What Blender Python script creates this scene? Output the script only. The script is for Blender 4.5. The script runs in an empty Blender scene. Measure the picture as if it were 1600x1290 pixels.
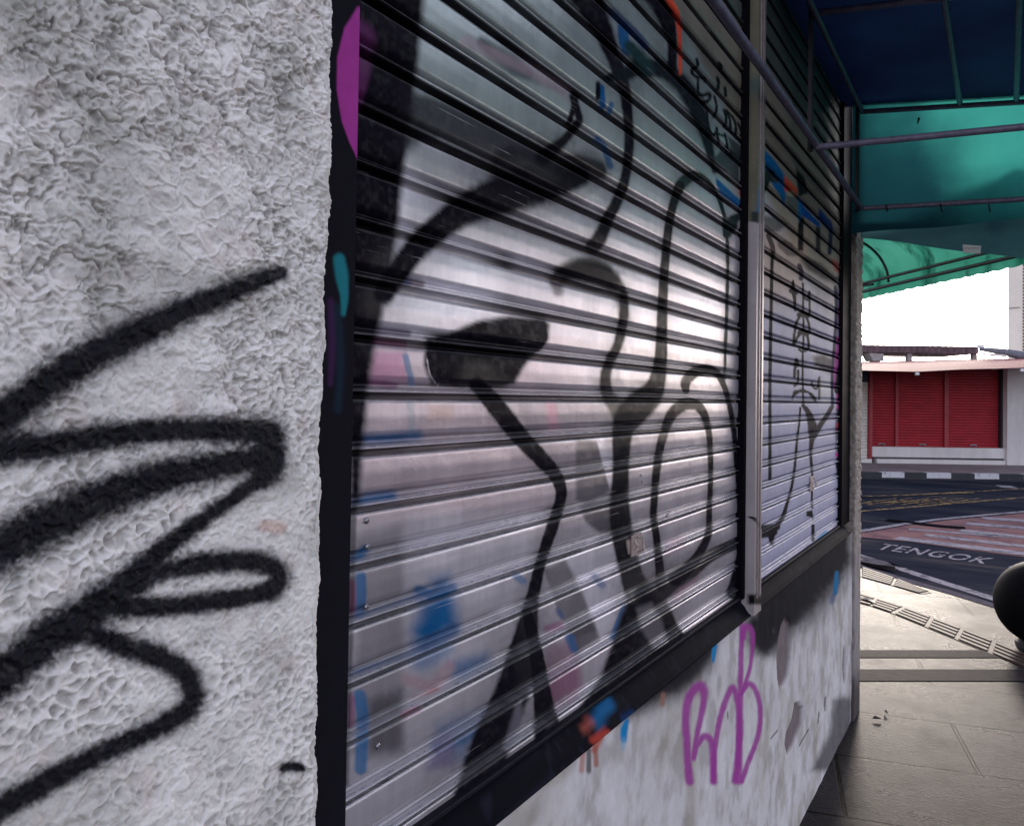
import bpy, math, random
import numpy as np
from mathutils import Vector, Matrix
random.seed(7); rng = np.random.default_rng(11)

# ------------------------------------------------------------------ camera maths
f = 1250.; yaw = math.atan(774/f); pit = math.atan(22/f); rho = .0143; H = 1.65
Zv = np.array([0, 0, 1.])
F0 = np.array([-math.sin(yaw), math.cos(yaw), 0.]); R0 = np.array([math.cos(yaw), math.sin(yaw), 0.])
Fc = F0*math.cos(pit)+Zv*math.sin(pit); U0 = Zv*math.cos(pit)-F0*math.sin(pit)
Uc = U0*math.cos(rho)-R0*math.sin(rho); Rc = R0*math.cos(rho)+U0*math.sin(rho)
Cc = np.array([0, 0, H])
def ray(x, y): return Fc*f+Rc*(x-800)+Uc*(600-y)
def onx(x, y, X): r = ray(x, y); return Cc+r*(X/r[0])
def ony(x, y, Y): r = ray(x, y); return Cc+r*(Y/r[1])
def onz(x, y, z=0.): r = ray(x, y); return Cc+r*((z-H)/r[2])
def ond(x, y, D): r = ray(x, y); return Cc+r*(D/(r@F0))
def proj(P):
    v = P-Cc; d = v@Fc
    return 800+f*(v@Rc)/d, 600-f*(v@Uc)/d

scene = bpy.context.scene; col = scene.collection

# ------------------------------------------------------------------ object helpers
def tag(o, label=None, cat=None, group=None, kind=None):
    if label: o['label'] = label
    if cat: o['category'] = cat
    if group: o['group'] = group
    if kind: o['kind'] = kind
    return o
def empty(name, loc, label, cat, group=None):
    o = bpy.data.objects.new(name, None); col.objects.link(o); o.location = loc
    o.empty_display_size = .1
    return tag(o, label, cat, group)
def link(name, me, mat, parent=None):
    o = bpy.data.objects.new(name, me); col.objects.link(o)
    if mat: me.materials.append(mat)
    if parent is not None:
        o.parent = parent
        if parent.type == 'EMPTY': o.location = -parent.location
    return o
class MB:
    def __init__(s): s.v = []; s.f = []
    def add(s, vs, fs):
        n = len(s.v); s.v += [tuple(map(float, v)) for v in vs]; s.f += [tuple(i+n for i in q) for q in fs]
    def box(s, a, b, ax=None, o=None):
        a = np.minimum(a, b) if ax is None else a
        x0, y0, z0 = a; x1, y1, z1 = b if ax is not None else np.maximum(a, b)
        vs = [(x, y, z) for z in (z0, z1) for x, y in ((x0, y0), (x1, y0), (x1, y1), (x0, y1))]
        if ax is not None: vs = [o+ax[0]*v[0]+ax[1]*v[1]+ax[2]*v[2] for v in vs]
        s.add(vs, [(3, 2, 1, 0), (4, 5, 6, 7), (0, 1, 5, 4), (1, 2, 6, 5), (2, 3, 7, 6), (3, 0, 4, 7)])
    def tube(s, pts, r, n=10):
        pts = [np.array(p, float) for p in pts]; rings = []
        up = np.array([0, 0, 1.])
        for i, p in enumerate(pts):
            d = pts[min(i+1, len(pts)-1)]-pts[max(i-1, 0)]; d /= np.linalg.norm(d)
            a = np.cross(d, up if abs(d[2]) < .9 else np.array([1., 0, 0])); a /= np.linalg.norm(a); b = np.cross(d, a)
            rr = r[i] if hasattr(r, '__len__') else r
            rings.append([p+rr*(a*math.cos(t)+b*math.sin(t)) for t in np.linspace(0, 2*math.pi, n, endpoint=False)])
        vs = [v for q in rings for v in q]; fs = []
        for i in range(len(pts)-1):
            for k in range(n):
                fs.append((i*n+k, i*n+(k+1) % n, (i+1)*n+(k+1) % n, (i+1)*n+k))
        fs.append(tuple(range(n))[::-1]); fs.append(tuple(range((len(pts)-1)*n, len(pts)*n)))
        s.add(vs, fs)
    def build(s, name, mat, parent=None, smooth=False, bevel=0):
        me = bpy.data.meshes.new(name); me.from_pydata(s.v, [], s.f); me.update()
        if smooth:
            me.polygons.foreach_set('use_smooth', [True]*len(me.polygons))
            try: me.set_sharp_from_angle(angle=math.radians(40))
            except Exception: pass
        o = link(name, me, mat, parent)
        if bevel:
            m = o.modifiers.new('bevel', 'BEVEL'); m.width = bevel; m.segments = 2; m.limit_method = 'ANGLE'
        return o
def grid_mesh(name, P, mat, parent=None, colors=None, extra=None, smooth=True, flip=False):
    """P: (rows, cols, 3) array of points"""
    R_, C_ = P.shape[:2]
    me = bpy.data.meshes.new(name)
    me.vertices.add(R_*C_); me.vertices.foreach_set('co', P.reshape(-1).astype(np.float32))
    i, j = np.meshgrid(np.arange(R_-1), np.arange(C_-1), indexing='ij'); a = (i*C_+j).ravel()
    q = np.stack([a, a+1, a+C_+1, a+C_], 1)
    if flip: q = q[:, ::-1]
    nf = len(q)
    me.loops.add(nf*4); me.polygons.add(nf)
    me.loops.foreach_set('vertex_index', q.ravel().astype(np.int32))
    me.polygons.foreach_set('loop_start', np.arange(0, nf*4, 4, dtype=np.int32))
    me.update(calc_edges=True)
    if smooth: me.polygons.foreach_set('use_smooth', np.ones(nf, bool))
    if colors is not None:
        at = me.attributes.new('paint', 'FLOAT_COLOR', 'POINT')
        c4 = np.ones((R_*C_, 4), np.float32); c4[:, :3] = colors.reshape(-1, 3); at.data.foreach_set('color', c4.ravel())
    for k, v in (extra or {}).items():
        at = me.attributes.new(k, 'FLOAT', 'POINT'); at.data.foreach_set('value', v.ravel().astype(np.float32))
    return link(name, me, mat, parent)

# ------------------------------------------------------------------ numpy noise
def _h(ix, iy, s):
    n = (ix.astype(np.int64)*374761393+iy.astype(np.int64)*668265263+s*1442695041) & 0x7fffffff
    n = ((n ^ (n >> 13))*1274126177) & 0x7fffffff
    n = (n ^ (n >> 16)) & 0xffffff
    return n/float(0xffffff)
def vnoise(x, y, s=0):
    xi = np.floor(x); yi = np.floor(y); fx = x-xi; fy = y-yi
    fx = fx*fx*(3-2*fx); fy = fy*fy*(3-2*fy)
    a = _h(xi, yi, s); b = _h(xi+1, yi, s); c = _h(xi, yi+1, s); d = _h(xi+1, yi+1, s)
    return (a*(1-fx)+b*fx)*(1-fy)+(c*(1-fx)+d*fx)*fy
def fbm(x, y, o=4, s=0):
    r = 0; a = .5; t = 0
    for k in range(o):
        r = r+a*vnoise(x*2**k, y*2**k, s+k*17); t += a; a *= .5
    return r/t
def worley(x, y, s=0):
    xi = np.floor(x); yi = np.floor(y); d1 = np.full(x.shape, 9.); d2 = np.full(x.shape, 9.); idv = np.zeros(x.shape)
    for dx in (-1, 0, 1):
        for dy in (-1, 0, 1):
            cx = xi+dx; cy = yi+dy
            px = cx+_h(cx, cy, s+1); py = cy+_h(cx, cy, s+2)
            d = np.hypot(px-x, py-y); hv = _h(cx, cy, s+3)
            m = d < d1
            d2 = np.where(m, d1, np.minimum(d2, d)); idv = np.where(m, hv, idv); d1 = np.where(m, d, d1)
    return d1, d2, idv
def sst(a, b, x):
    t = np.clip((x-a)/(b-a), 0, 1); return t*t*(3-2*t)

# ------------------------------------------------------------------ paint (real paint on real surfaces)
def lin(c):
    c = np.array(c, float)/255.; return np.where(c <= .04045, c/12.92, ((c+.055)/1.055)**2.4)
def z(ox, oy, s, *p):      # measurements -> traced wall coordinates
    return [(ox+a/s, oy+b/s) for a, b in p]
Z3 = lambda *p: z(500, 0, 3.072, *p)
Z4 = lambda *p: z(500, 400, 3.072, *p)
Z5 = lambda *p: z(500, 800, 3.072, *p)
Z6 = lambda *p: z(900, 0, 3.071, *p)
Z7 = lambda *p: z(900, 400, 3.071, *p)
Z8 = lambda *p: z(850, 800, 3.072, *p)
Q2 = lambda *p: z(1180, 400, 5.375, *p)
Q3 = lambda *p: z(1180, 620, 5.375, *p)
Q4 = lambda *p: z(1060, 60, 4.3, *p)
Q1 = lambda *p: z(1180, 200, 6.447, *p)
def catmull(P, R, n=5):
    P = np.array(P, float); R = np.array(R, float)
    if len(P) < 3: return P, R
    A = np.vstack([2*P[0]-P[1], P, 2*P[-1]-P[-2]]); B = np.r_[R[0], R, R[-1]]; o = []; r = []
    for i in range(1, len(A)-2):
        for k in range(n):
            t = k/n
            o.append(.5*((2*A[i])+(-A[i-1]+A[i+1])*t+(2*A[i-1]-5*A[i]+4*A[i+1]-A[i+2])*t*t+(-A[i-1]+3*A[i]-3*A[i+1]+A[i+2])*t**3))
            r.append(B[i]*(1-t)+B[i+1]*t)
    o.append(P[-1]); r.append(R[-1]); return np.array(o), np.array(r)
class Canvas:
    def __init__(s, P, base):
        pts = P.reshape(-1, 3); v = pts-Cc; d = np.maximum(v@Fc, .05)
        s.u = 800+f*(v@Rc)/d; s.v = 600-f*(v@Uc)/d
        s.c = np.tile(lin(base), (len(s.u), 1)) if not isinstance(base, np.ndarray) else base
        s.m = np.zeros(len(s.u)); s.n = fbm(s.u/7., s.v/7., 3, 5)-.5
    def put(s, idx, a, color, mk=1.):
        a = np.clip(a, 0, 1)*(1-.03*np.clip(s.n[idx]*3, -.2, 1)); s.c[idx] = s.c[idx]*(1-a[:, None])+lin(color)*a[:, None]; s.m[idx] = s.m[idx]*(1-a)+mk*a
    def stroke(s, pts, r, color=(30, 28, 36), soft=.3, alpha=1., mk=1., jit=.15):
        if not hasattr(r, '__len__'): r = [r]*len(pts)
        P, R = catmull(pts, r); mr = R.max()*(1+soft)+3
        i = np.where((s.u > P[:, 0].min()-mr) & (s.u < P[:, 0].max()+mr) & (s.v > P[:, 1].min()-mr) & (s.v < P[:, 1].max()+mr))[0]
        if not len(i): return
        U = s.u[i]; V = s.v[i]; best = np.full(len(i), 9.)
        for k in range(len(P)-1):
            ax, ay = P[k]; bx, by = P[k+1]; dx = bx-ax; dy = by-ay; L = dx*dx+dy*dy+1e-9
            t = np.clip(((U-ax)*dx+(V-ay)*dy)/L, 0, 1)
            q = np.hypot(U-ax-t*dx, V-ay-t*dy)/(R[k]+(R[k+1]-R[k])*t)
            best = np.minimum(best, q)
        best = best+s.n[i]*jit
        s.put(i, alpha*(1-sst(1-soft, 1+soft, best)), color, mk)
    def poly(s, pts, color=(30, 28, 36), soft=4., alpha=1., mk=1.):
        P = np.array(pts, float)
        i = np.where((s.u > P[:, 0].min()-soft) & (s.u < P[:, 0].max()+soft) & (s.v > P[:, 1].min()-soft) & (s.v < P[:, 1].max()+soft))[0]
        if not len(i): return
        U = s.u[i]; V = s.v[i]; d = np.full(len(i), 1e9); ins = np.zeros(len(i), bool)
        for k in range(len(P)):
            ax, ay = P[k]; bx, by = P[(k+1) % len(P)]; dx = bx-ax; dy = by-ay; L = dx*dx+dy*dy+1e-9
            t = np.clip(((U-ax)*dx+(V-ay)*dy)/L, 0, 1); d = np.minimum(d, np.hypot(U-ax-t*dx, V-ay-t*dy))
            if abs(dy) > 1e-9: ins ^= ((ay > V) != (by > V)) & (U < dx*(V-ay)/dy+ax)
        sd = np.where(ins, -d, d)+s.n[i]*min(soft, 9)*.35
        s.put(i, alpha*(1-sst(-soft, soft, sd)), color, mk)

# ------------------------------------------------------------------ materials
def nodes(name):
    m = bpy.data.materials.new(name); m.use_nodes = True; nt = m.node_tree; b = nt.nodes['Principled BSDF']
    return m, nt, b
def N(nt, t, **k):
    n = nt.nodes.new(t)
    for a, v in k.items():
        if a in n.inputs: n.inputs[a].default_value = v
        else: setattr(n, a, v)
    return n
def noise_to(nt, scale, detail=5, rough=.6, stretch=None, coord='Object'):
    tc = N(nt, 'ShaderNodeTexCoord'); mp = N(nt, 'ShaderNodeMapping'); nt.links.new(tc.outputs[coord], mp.inputs[0])
    if stretch: mp.inputs['Scale'].default_value = stretch
    n = N(nt, 'ShaderNodeTexNoise', Scale=scale, Detail=detail, Roughness=rough); nt.links.new(mp.outputs[0], n.inputs[0]); return n
def ramp(nt, fac, stops):
    r = N(nt, 'ShaderNodeValToRGB'); e = r.color_ramp.elements
    while len(e) < len(stops): e.new(.5)
    for k, (p, c) in enumerate(stops): e[k].position = p; e[k].color = (*c, 1) if len(c) == 3 else c
    nt.links.new(fac, r.inputs[0]); return r
def mixc(nt, fac, a, b, mode='MIX'):
    m = N(nt, 'ShaderNodeMix', data_type='RGBA', blend_type=mode)
    for k, v in ((0, fac), (6, a), (7, b)):
        if hasattr(v, 'links') or hasattr(v, 'is_linked'): nt.links.new(v, m.inputs[k])
        elif k == 0: m.inputs[0].default_value = v
        else: m.inputs[k].default_value = (*v, 1)
    return m.outputs[2]
def bump(nt, b, h, strength=.3, dist=.002, prev=None):
    n = N(nt, 'ShaderNodeBump', Strength=strength, Distance=dist); nt.links.new(h, n.inputs['Height'])
    if prev: nt.links.new(prev, n.inputs['Normal'])
    nt.links.new(n.outputs[0], b.inputs['Normal']); return n.outputs[0]
def simple(name, c, rough=.6, metal=0., var=.25, scale=12., bs=.2, bd=.002, stretch=None, spec=None):
    m, nt, b = nodes(name); n = noise_to(nt, scale, 6, .65, stretch)
    c = lin(c) if max(c) > 1.5 else np.array(c)
    r = ramp(nt, n.outputs[0], [(.3, tuple(c*(1-var))), (.7, tuple(np.minimum(c*(1+var), 1)))])
    nt.links.new(r.outputs[0], b.inputs['Base Color']); b.inputs['Roughness'].default_value = rough; b.inputs['Metallic'].default_value = metal
    if spec is not None: b.inputs['Specular IOR Level'].default_value = spec
    if bs: bump(nt, b, n.outputs[0], bs, bd)
    return m

# painted metal: attribute colour, metallic where the silver shows
def painted_metal(name='painted_silver_metal', metal=.40, spec=.5, rough=-.05):
    m, nt, b = nodes(name)
    a = N(nt, 'ShaderNodeAttribute', attribute_name='paint'); k = N(nt, 'ShaderNodeAttribute', attribute_name='mask')
    n = noise_to(nt, 9., 6, .7, (1, 1, .25)); r = ramp(nt, n.outputs[0], [(.3, (.90, .90, .91)), (.7, (1.06, 1.05, 1.05))])
    c = mixc(nt, .8, a.outputs['Color'], r.outputs[0], 'MULTIPLY')
    # drips and dust running down each slat
    n3 = noise_to(nt, 60., 4, .6, (1, 1, .06)); r3 = ramp(nt, n3.outputs[0], [(.38, (.86, .85, .85)), (.62, (1.08, 1.08, 1.08))])
    c = mixc(nt, .35, c, r3.outputs[0], 'MULTIPLY')
    gr = noise_to(nt, 700., 2, .7); rgn = ramp(nt, gr.outputs[0], [(.3, (.90, .90, .90)), (.7, (1.08, 1.08, 1.08))]); c = mixc(nt, .8, c, rgn.outputs[0], 'MULTIPLY')
    sc = noise_to(nt, 40., 3, .5, (1, .12, 9)); rsc = ramp(nt, sc.outputs[0], [(.70, (0, 0, 0)), (.73, (.5, .5, .5))]); c = mixc(nt, rsc.outputs[0], c, (.50, .49, .52))
    bl = noise_to(nt, 7., 5, .65); rbl = ramp(nt, bl.outputs[0], [(.35, (.86, .85, .86)), (.65, (1.08, 1.08, 1.08))]); c = mixc(nt, .7, c, rbl.outputs[0], 'MULTIPLY')
    sp = noise_to(nt, 330., 3, .6); rs = ramp(nt, sp.outputs[0], [(.70, (0, 0, 0)), (.76, (1, 1, 1))])
    g = noise_to(nt, 3.3, 3, .6); rg = ramp(nt, g.outputs[0], [(.5, (0, 0, 0)), (.68, (.6, .6, .6))])
    fac = mixc(nt, 1., rs.outputs[0], rg.outputs[0], 'MULTIPLY')
    c = mixc(nt, fac, c, (.12, .11, .10))
    nt.links.new(c, b.inputs['Base Color'])
    mr = N(nt, 'ShaderNodeMapRange'); nt.links.new(k.outputs['Fac'], mr.inputs[0]); mr.inputs[3].default_value = metal; mr.inputs[4].default_value = .0
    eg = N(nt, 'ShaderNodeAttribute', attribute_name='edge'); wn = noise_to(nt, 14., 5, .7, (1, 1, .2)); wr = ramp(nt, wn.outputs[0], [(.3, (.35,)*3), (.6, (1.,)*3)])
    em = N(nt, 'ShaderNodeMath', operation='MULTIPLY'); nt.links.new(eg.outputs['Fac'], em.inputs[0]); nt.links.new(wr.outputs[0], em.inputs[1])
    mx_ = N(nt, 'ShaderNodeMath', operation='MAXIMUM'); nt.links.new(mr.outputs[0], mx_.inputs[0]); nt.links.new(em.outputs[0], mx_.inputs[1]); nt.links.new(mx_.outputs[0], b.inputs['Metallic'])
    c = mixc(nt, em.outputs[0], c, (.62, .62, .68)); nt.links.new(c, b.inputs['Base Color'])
    ms = N(nt, 'ShaderNodeMapRange'); nt.links.new(k.outputs['Fac'], ms.inputs[0]); ms.inputs[3].default_value = spec; ms.inputs[4].default_value = .012
    nt.links.new(ms.outputs[0], b.inputs['Specular IOR Level'])
    r2 = ramp(nt, n.outputs[0], [(.3, (.33+rough,)*3), (.75, (.45+rough,)*3)]); nt.links.new(mixc(nt, em.outputs[0], r2.outputs[0], (.22, .22, .22)), b.inputs['Roughness'])
    n2 = noise_to(nt, 240., 4, .6, (1, 1, 2.4)); p = bump(nt, b, n2.outputs[0], .14, .0008)
    n4 = noise_to(nt, 26., 3, .5, (1, 1, 1.2)); bump(nt, b, n4.outputs[0], .28, .003, p)
    return m
M_SHUT = painted_metal(); M_SHUT2 = painted_metal('lilac_painted_metal', .04, .12, .2)
def painted_matte(name, rough=.75, bs=.35, bd=.0012, sc=260.):
    m, nt, b = nodes(name)
    a = N(nt, 'ShaderNodeAttribute', attribute_name='paint')
    n = noise_to(nt, 30., 6, .7); r = ramp(nt, n.outputs[0], [(.3, (.88, .87, .86)), (.7, (1.06, 1.06, 1.07))])
    c = mixc(nt, .8, a.outputs['Color'], r.outputs[0], 'MULTIPLY'); nt.links.new(c, b.inputs['Base Color'])
    b.inputs['Roughness'].default_value = rough
    n2 = noise_to(nt, sc, 5, .65); bump(nt, b, n2.outputs[0], bs, bd); return m
M_PLAST = painted_matte('rough_plaster', .72, .5, .0015, 300.)
M_WALL = painted_matte('painted_wall', .8, .5, .0015, 120.); M_WALL.node_tree.nodes['Principled BSDF'].inputs['Specular IOR Level'].default_value = .05; M_PLAST.node_tree.nodes['Principled BSDF'].inputs['Specular IOR Level'].default_value = .2
M_BLACK = painted_matte('painted_frame', .5, .25, .0006, 200.); M_BLACK.node_tree.nodes['Principled BSDF'].inputs['Specular IOR Level'].default_value = .004
M_TUBE = simple('grey_tube_paint', (112, 106, 128), .5, .2, .3, 40, .3, .001)
M_RAILD = simple('dark_awning_rail', (28, 34, 36), .5, .1, .3, 40, .2)
def fabric(name, c, c2, trans, scale=2.5, stain=None, side_shade=None):
    m, nt, b = nodes(name); n = noise_to(nt, scale, 5, .6)
    r = ramp(nt, n.outputs[0], [(.35, tuple(lin(c))), (.7, tuple(lin(c2)))])
    cc = r.outputs[0]
    if side_shade:      # soft shade towards the wall side, put into the fabric colour
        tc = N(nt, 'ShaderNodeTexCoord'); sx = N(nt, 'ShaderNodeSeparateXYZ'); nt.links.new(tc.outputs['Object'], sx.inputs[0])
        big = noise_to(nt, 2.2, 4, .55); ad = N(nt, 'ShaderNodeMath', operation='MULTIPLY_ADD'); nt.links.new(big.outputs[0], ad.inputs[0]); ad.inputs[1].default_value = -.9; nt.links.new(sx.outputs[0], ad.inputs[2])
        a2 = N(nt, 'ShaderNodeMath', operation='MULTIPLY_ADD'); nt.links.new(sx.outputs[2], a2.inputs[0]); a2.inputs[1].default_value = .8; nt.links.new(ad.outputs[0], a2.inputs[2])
        mr = N(nt, 'ShaderNodeMapRange', interpolation_type='SMOOTHSTEP'); nt.links.new(a2.outputs[0], mr.inputs[0]); mr.inputs[1].default_value = side_shade[0]; mr.inputs[2].default_value = side_shade[1]
        cc = mixc(nt, mr.outputs[0], tuple(lin(side_shade[2])), cc)
    if stain:
        s1 = noise_to(nt, stain[0], 4, .6, stain[1]); rs = ramp(nt, s1.outputs[0], [(.50, (0, 0, 0)), (.66, (1, 1, 1))])
        cc = mixc(nt, rs.outputs[0], cc, tuple(lin(stain[2])))
    nt.links.new(cc, b.inputs['Base Color']); b.inputs['Roughness'].default_value = .75
    w = noise_to(nt, 420., 2, .5); bump(nt, b, w.outputs[0], .25, .0008); b.inputs['Specular IOR Level'].default_value = .2
    t = N(nt, 'ShaderNodeBsdfTranslucent'); nt.links.new(cc, t.inputs[0])
    mx = N(nt, 'ShaderNodeMixShader'); mx.inputs[0].default_value = trans
    nt.links.new(b.outputs[0], mx.inputs[1]); nt.links.new(t.outputs[0], mx.inputs[2])
    nt.links.new(mx.outputs[0], nt.nodes['Material Output'].inputs[0]); return m
M_NAVY = fabric('navy_awning_fabric', (17, 26, 52), (22, 40, 72), .3)
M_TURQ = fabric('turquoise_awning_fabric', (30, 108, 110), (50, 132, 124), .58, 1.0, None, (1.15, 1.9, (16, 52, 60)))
M_GREEN = fabric('green_awning_fabric', (40, 120, 100), (66, 142, 122), .55, 2.5, (6., (1, 1, .35), (14, 66, 56)))
M_GREYF = fabric('blue_grey_awning_fabric', (54, 88, 98), (70, 110, 116), .5, 1.5, (2.5, (1, 1, 1), (38, 60, 84)))

# ------------------------------------------------------------------ SHOP BUILDING
bld = empty('shop_building', (-.72, 2.5, 0), 'graffiti-covered corner shop with rough white plaster pilaster and two silver roller shutters', 'building')
XS = -.72                                    # shutter plane
XF = -.685                                   # wall face
ZS = 1.030; ZF = .984                                   # sill height
YL = onx(549, 620, XS)[1]; YP0 = onx(1167, 600, XS)[1]; YP1 = onx(1191, 600, XS)[1]; YR = onx(1310, 600, XS)[1]; Yp0 = onx(1327, 620, -.705)[1]
ZLIP = onx(553, 625, XS)[2]; PITCH = .0745

# ---- slat profile: t goes down from the top lip of a slat, o = how far it stands out (m)
prof_t = [0, .05, .30, .58, .64, .69, .715, .722, .735, .750, .790, .800, .812, .828, .845, .862, .880, .892, .930, .972, .984, .992]
prof_o = [1.8*q for q in [0, .0004, .0008, .0002, -.0015, -.0042, -.0055, -.0045, -.0008, -.0010, -.0040, -.0030, .0020, .0040, .0042, .0020, -.0040, -.0075, -.0078, -.0070, -.0050, -.0008]]
def slat_rows(z0, z1):
    zs = []; os_ = []
    k0 = math.ceil((ZLIP-z0)/PITCH)+1; k1 = math.floor((ZLIP-z1)/PITCH)-1
    for k in range(k1, k0):
        tt = list(prof_t)
        extra = [ .1, .16, .22, .36, .42, .48, .53, .61]
        T = sorted(set(tt+extra))
        for t in T:
            zz = ZLIP-(k+t)*PITCH
            if z0 <= zz <= z1: zs.append(zz); os_.append(np.interp(t, prof_t, prof_o))
    return np.array(zs), np.array(os_)
def ycols(px0, px1, X, step):
    return np.array([onx(p, 620, X)[1] for p in np.arange(px0, px1+.01, step)])

INK = (24, 22, 30); SOFT = (34, 32, 40)
def base_shutter(cv):
    u, v = cv.u, cv.v; n = fbm(u/90., v/60., 4, 3)
    B = np.tile(lin((186, 181, 190)), (len(u), 1))
    def mixin(a, c): nonlocal B; a = np.clip(a, 0, 1)[:, None]; B = B*(1-a)+lin(c)*a
    # old paint: greenish top, pinkish lower left, lilac blue right
    mixin((1-sst(150, 330, v-(u-700)*.12+60*(n-.5)))*.8, (158, 176, 172))
    mixin(sst(470, 560, v+90*(n-.5))*(1-sst(760, 860, v+60*(n-.5)))*(1-sst(820, 960, u))*.8, (188, 172, 182))
    mixin(sst(820, 1000, u)*sst(560, 700, v)*.5, (172, 164, 178))
    lb = v-(u-1050)*2.05
    mixin(sst(1040, 1058, u)*(1-sst(-15, 15, lb))*.9, (150, 142, 124))
    lb2 = v-(235+(u-1190)*1.25)
    mixin(sst(1180, 1181, u)*(1-sst(-8, 8, lb2))*.9, (134, 126, 114))
    mixin(sst(1180, 1181, u)*sst(380, 520, v+40*(n-.5))*.75, (160, 162, 196))
    mixin(sst(1180, 1181, u)*(1-sst(1250, 1270, u+.2*v-80))*(1-sst(440, 500, v))*sst(330, 390, v)*.6, (196, 168, 146))
    lp = v-(u-1128)*1.5
    mixin(sst(1080, 1090, u)*(1-sst(-12, 12, lp))*.8, (84, 98, 98))
    B *= (.9+.2*n)[:, None]
    cv.c = B
def paint_shutter(cv):
    def S(p, r, color=INK, soft=.3, *a, **k):
        mr_ = max(r) if hasattr(r, '__len__') else r
        if soft <= .13 and mr_ > 3.5: r = [q*1.18 for q in r] if hasattr(r, '__len__') else r*1.18; soft = .16
        if sum(color) < 130 and mr_ > 6.5 and soft > .13:
            cv.stroke(p, [q*1.9 for q in r] if hasattr(r, '__len__') else r*1.9, (46, 44, 52), .95, .34, .4, .6)
        cv.stroke(p, r, color, soft, *a, **k)
    P = cv.poly
    GY = (112, 108, 118); LT = (214, 210, 222); BL = (20, 88, 140); PU = (140, 60, 118)
    # ---------- faint older layers, one pale patch painting in sheen
    P([(883, 872), (964, 849), (978, 930), (938, 1000), (920, 950), (905, 905)], LT, 3, .75, 0)
    P([(850, 890), (883, 875), (908, 924), (931, 985), (892, 998), (870, 950)], (104, 100, 108), 3, .8, .3)
    P([(556, 842), (630, 820), (630, 1160), (545, 1180), (545, 1090), (560, 1000)], (104, 98, 106), 9, .5, .3)
    P(Z5((230, 900), (400, 840), (400, 1150), (225, 1180)), (58, 54, 64), 12, .7, .6)
    P(Z5((400, 0), (1080, 0), (1000, 240), (900, 480), (420, 340), (400, 200)), LT, 14, .4, 0)
    P(Z4((930, 690), (1090, 660), (1330, 680), (1340, 980), (1150, 1020), (1040, 900)), (128, 118, 130), 8, .6, .2)
    P(Z4((1080, 700), (1130, 700), (1150, 830), (1100, 840)), (176, 122, 142), 5, .7, .2)
    P(Z4((1340, 860), (1400, 900), (1410, 1000), (1400, 1060), (1360, 1000)), LT, 2, .9, 0)
    P(Z7((0, 860), (110, 900), (165, 1120), (60, 1200), (0, 1170)), (84, 80, 88), 4, .85, .4)
    P(Z7((98, 880), (125, 900), (180, 1090), (160, 1110)), LT, 1.5, .9, 0)
    P([(905, 790), (955, 775), (972, 800), (972, 832), (940, 836), (915, 815)], (60, 57, 66), 4, .85, .7)
    P(Z5((1190, 230), (1290, 130), (1420, 130), (1470, 420), (1400, 560), (1350, 610), (1290, 440)), LT, 3, .7, 0)
    P(Z5((1090, 640), (1240, 600), (1260, 780), (1240, 900), (1100, 990), (1060, 820)), (142, 92, 120), 8, .6, .2)
    P(Z5((1180, 560), (1310, 500), (1340, 600), (1230, 690)), (70, 66, 74), 5, .8, .5)
    P([(620, 250), (700, 330), (760, 400), (780, 470), (700, 520), (600, 520), (590, 430), (600, 330)], (226, 224, 234), 34, .85, 0)  # pale patch puts the bright metal highlight into the colour
    P([(800, 380), (860, 420), (860, 480), (800, 470)], (190, 186, 198), 14, .6, 0)
    # pink, magenta, blue
    P(Z4((250, 455), (400, 460), (430, 600), (230, 600)), (184, 128, 162), 8, .8, .3)
    S(Z4((410, 480), (425, 540), (440, 610)), 5, (88, 120, 160), .4, .8, .6)
    S(Z4((430, 700), (440, 800), (430, 850)), 6, (150, 158, 170), .5, .6, .3)
    P(Z4((520, 715), (640, 715), (640, 790), (520, 800)), (180, 150, 142), 8, .5, .3)
    S(Z4((160, 120), (360, 120), (480, 135)), 7, (84, 40, 66), .5, .7, .8)
    S(Z4((330, 110), (420, 125)), 6, (30, 60, 110), .5, .8, .8)
    S(Z4((230, 360), (330, 365), (420, 372)), 6, (70, 52, 90), .5, .7, .8)
    S(Z4((230, 410), (400, 425)), 6, (110, 44, 96), .5, .7, .8)
    S(Z4((170, 600), (360, 620)), 5, (110, 50, 100), .5, .7, .8)
    S(Z4((200, 875), (330, 872), (470, 858)), 8, BL, .9, .75, .9)
    S(Z4((150, 1185), (260, 1160), (350, 1150)), 7, BL, .9, .9, .9)
    S(Z5((150, 225), (190, 205), (215, 180)), 7, BL, .5, .9, .9)
    S(Z5((195, 310), (196, 400), (185, 480)), 9, (44, 98, 146), .35, .85, .9)
    S(Z5((150, 340), (150, 480)), 7, (150, 84, 120), .4, .8, .7)
    S(Z5((190, 880), (205, 1000), (195, 1230)), 10, (40, 100, 150), .35, .85, .9)
    S(Z5((150, 890), (150, 1020)), 6, (140, 84, 120), .4, .7, .7)
    P(Z5((540, 320), (610, 300), (650, 430), (660, 540), (560, 620), (450, 650), (440, 560), (520, 450)), BL, 20, 1, .95)
    P(Z5((455, 400), (600, 380), (640, 520), (480, 560)), (26, 84, 134), 22, .8, .9)
    S(Z5((500, 640), (640, 560)), 9, (22, 80, 130), .7, .8, .9)
    S(Z5((150, 510), (330, 450), (560, 370)), 4, (26, 70, 116), .8, .7, .9)
    S(Z5((150, 770), (400, 690), (660, 580)), 5, (26, 70, 116), .8, .75, .9)
    S(Z5((560, 1130), (700, 1080), (790, 1010)), 8, (30, 84, 134), .8, .8, .9)
    S(Z5((470, 370), (560, 400), (640, 360)), 7, BL, .5, .8, .9)
    S(Z5((480, 720), (530, 700), (600, 650)), 14, (24, 96, 146), .9, .6, .9)
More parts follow.
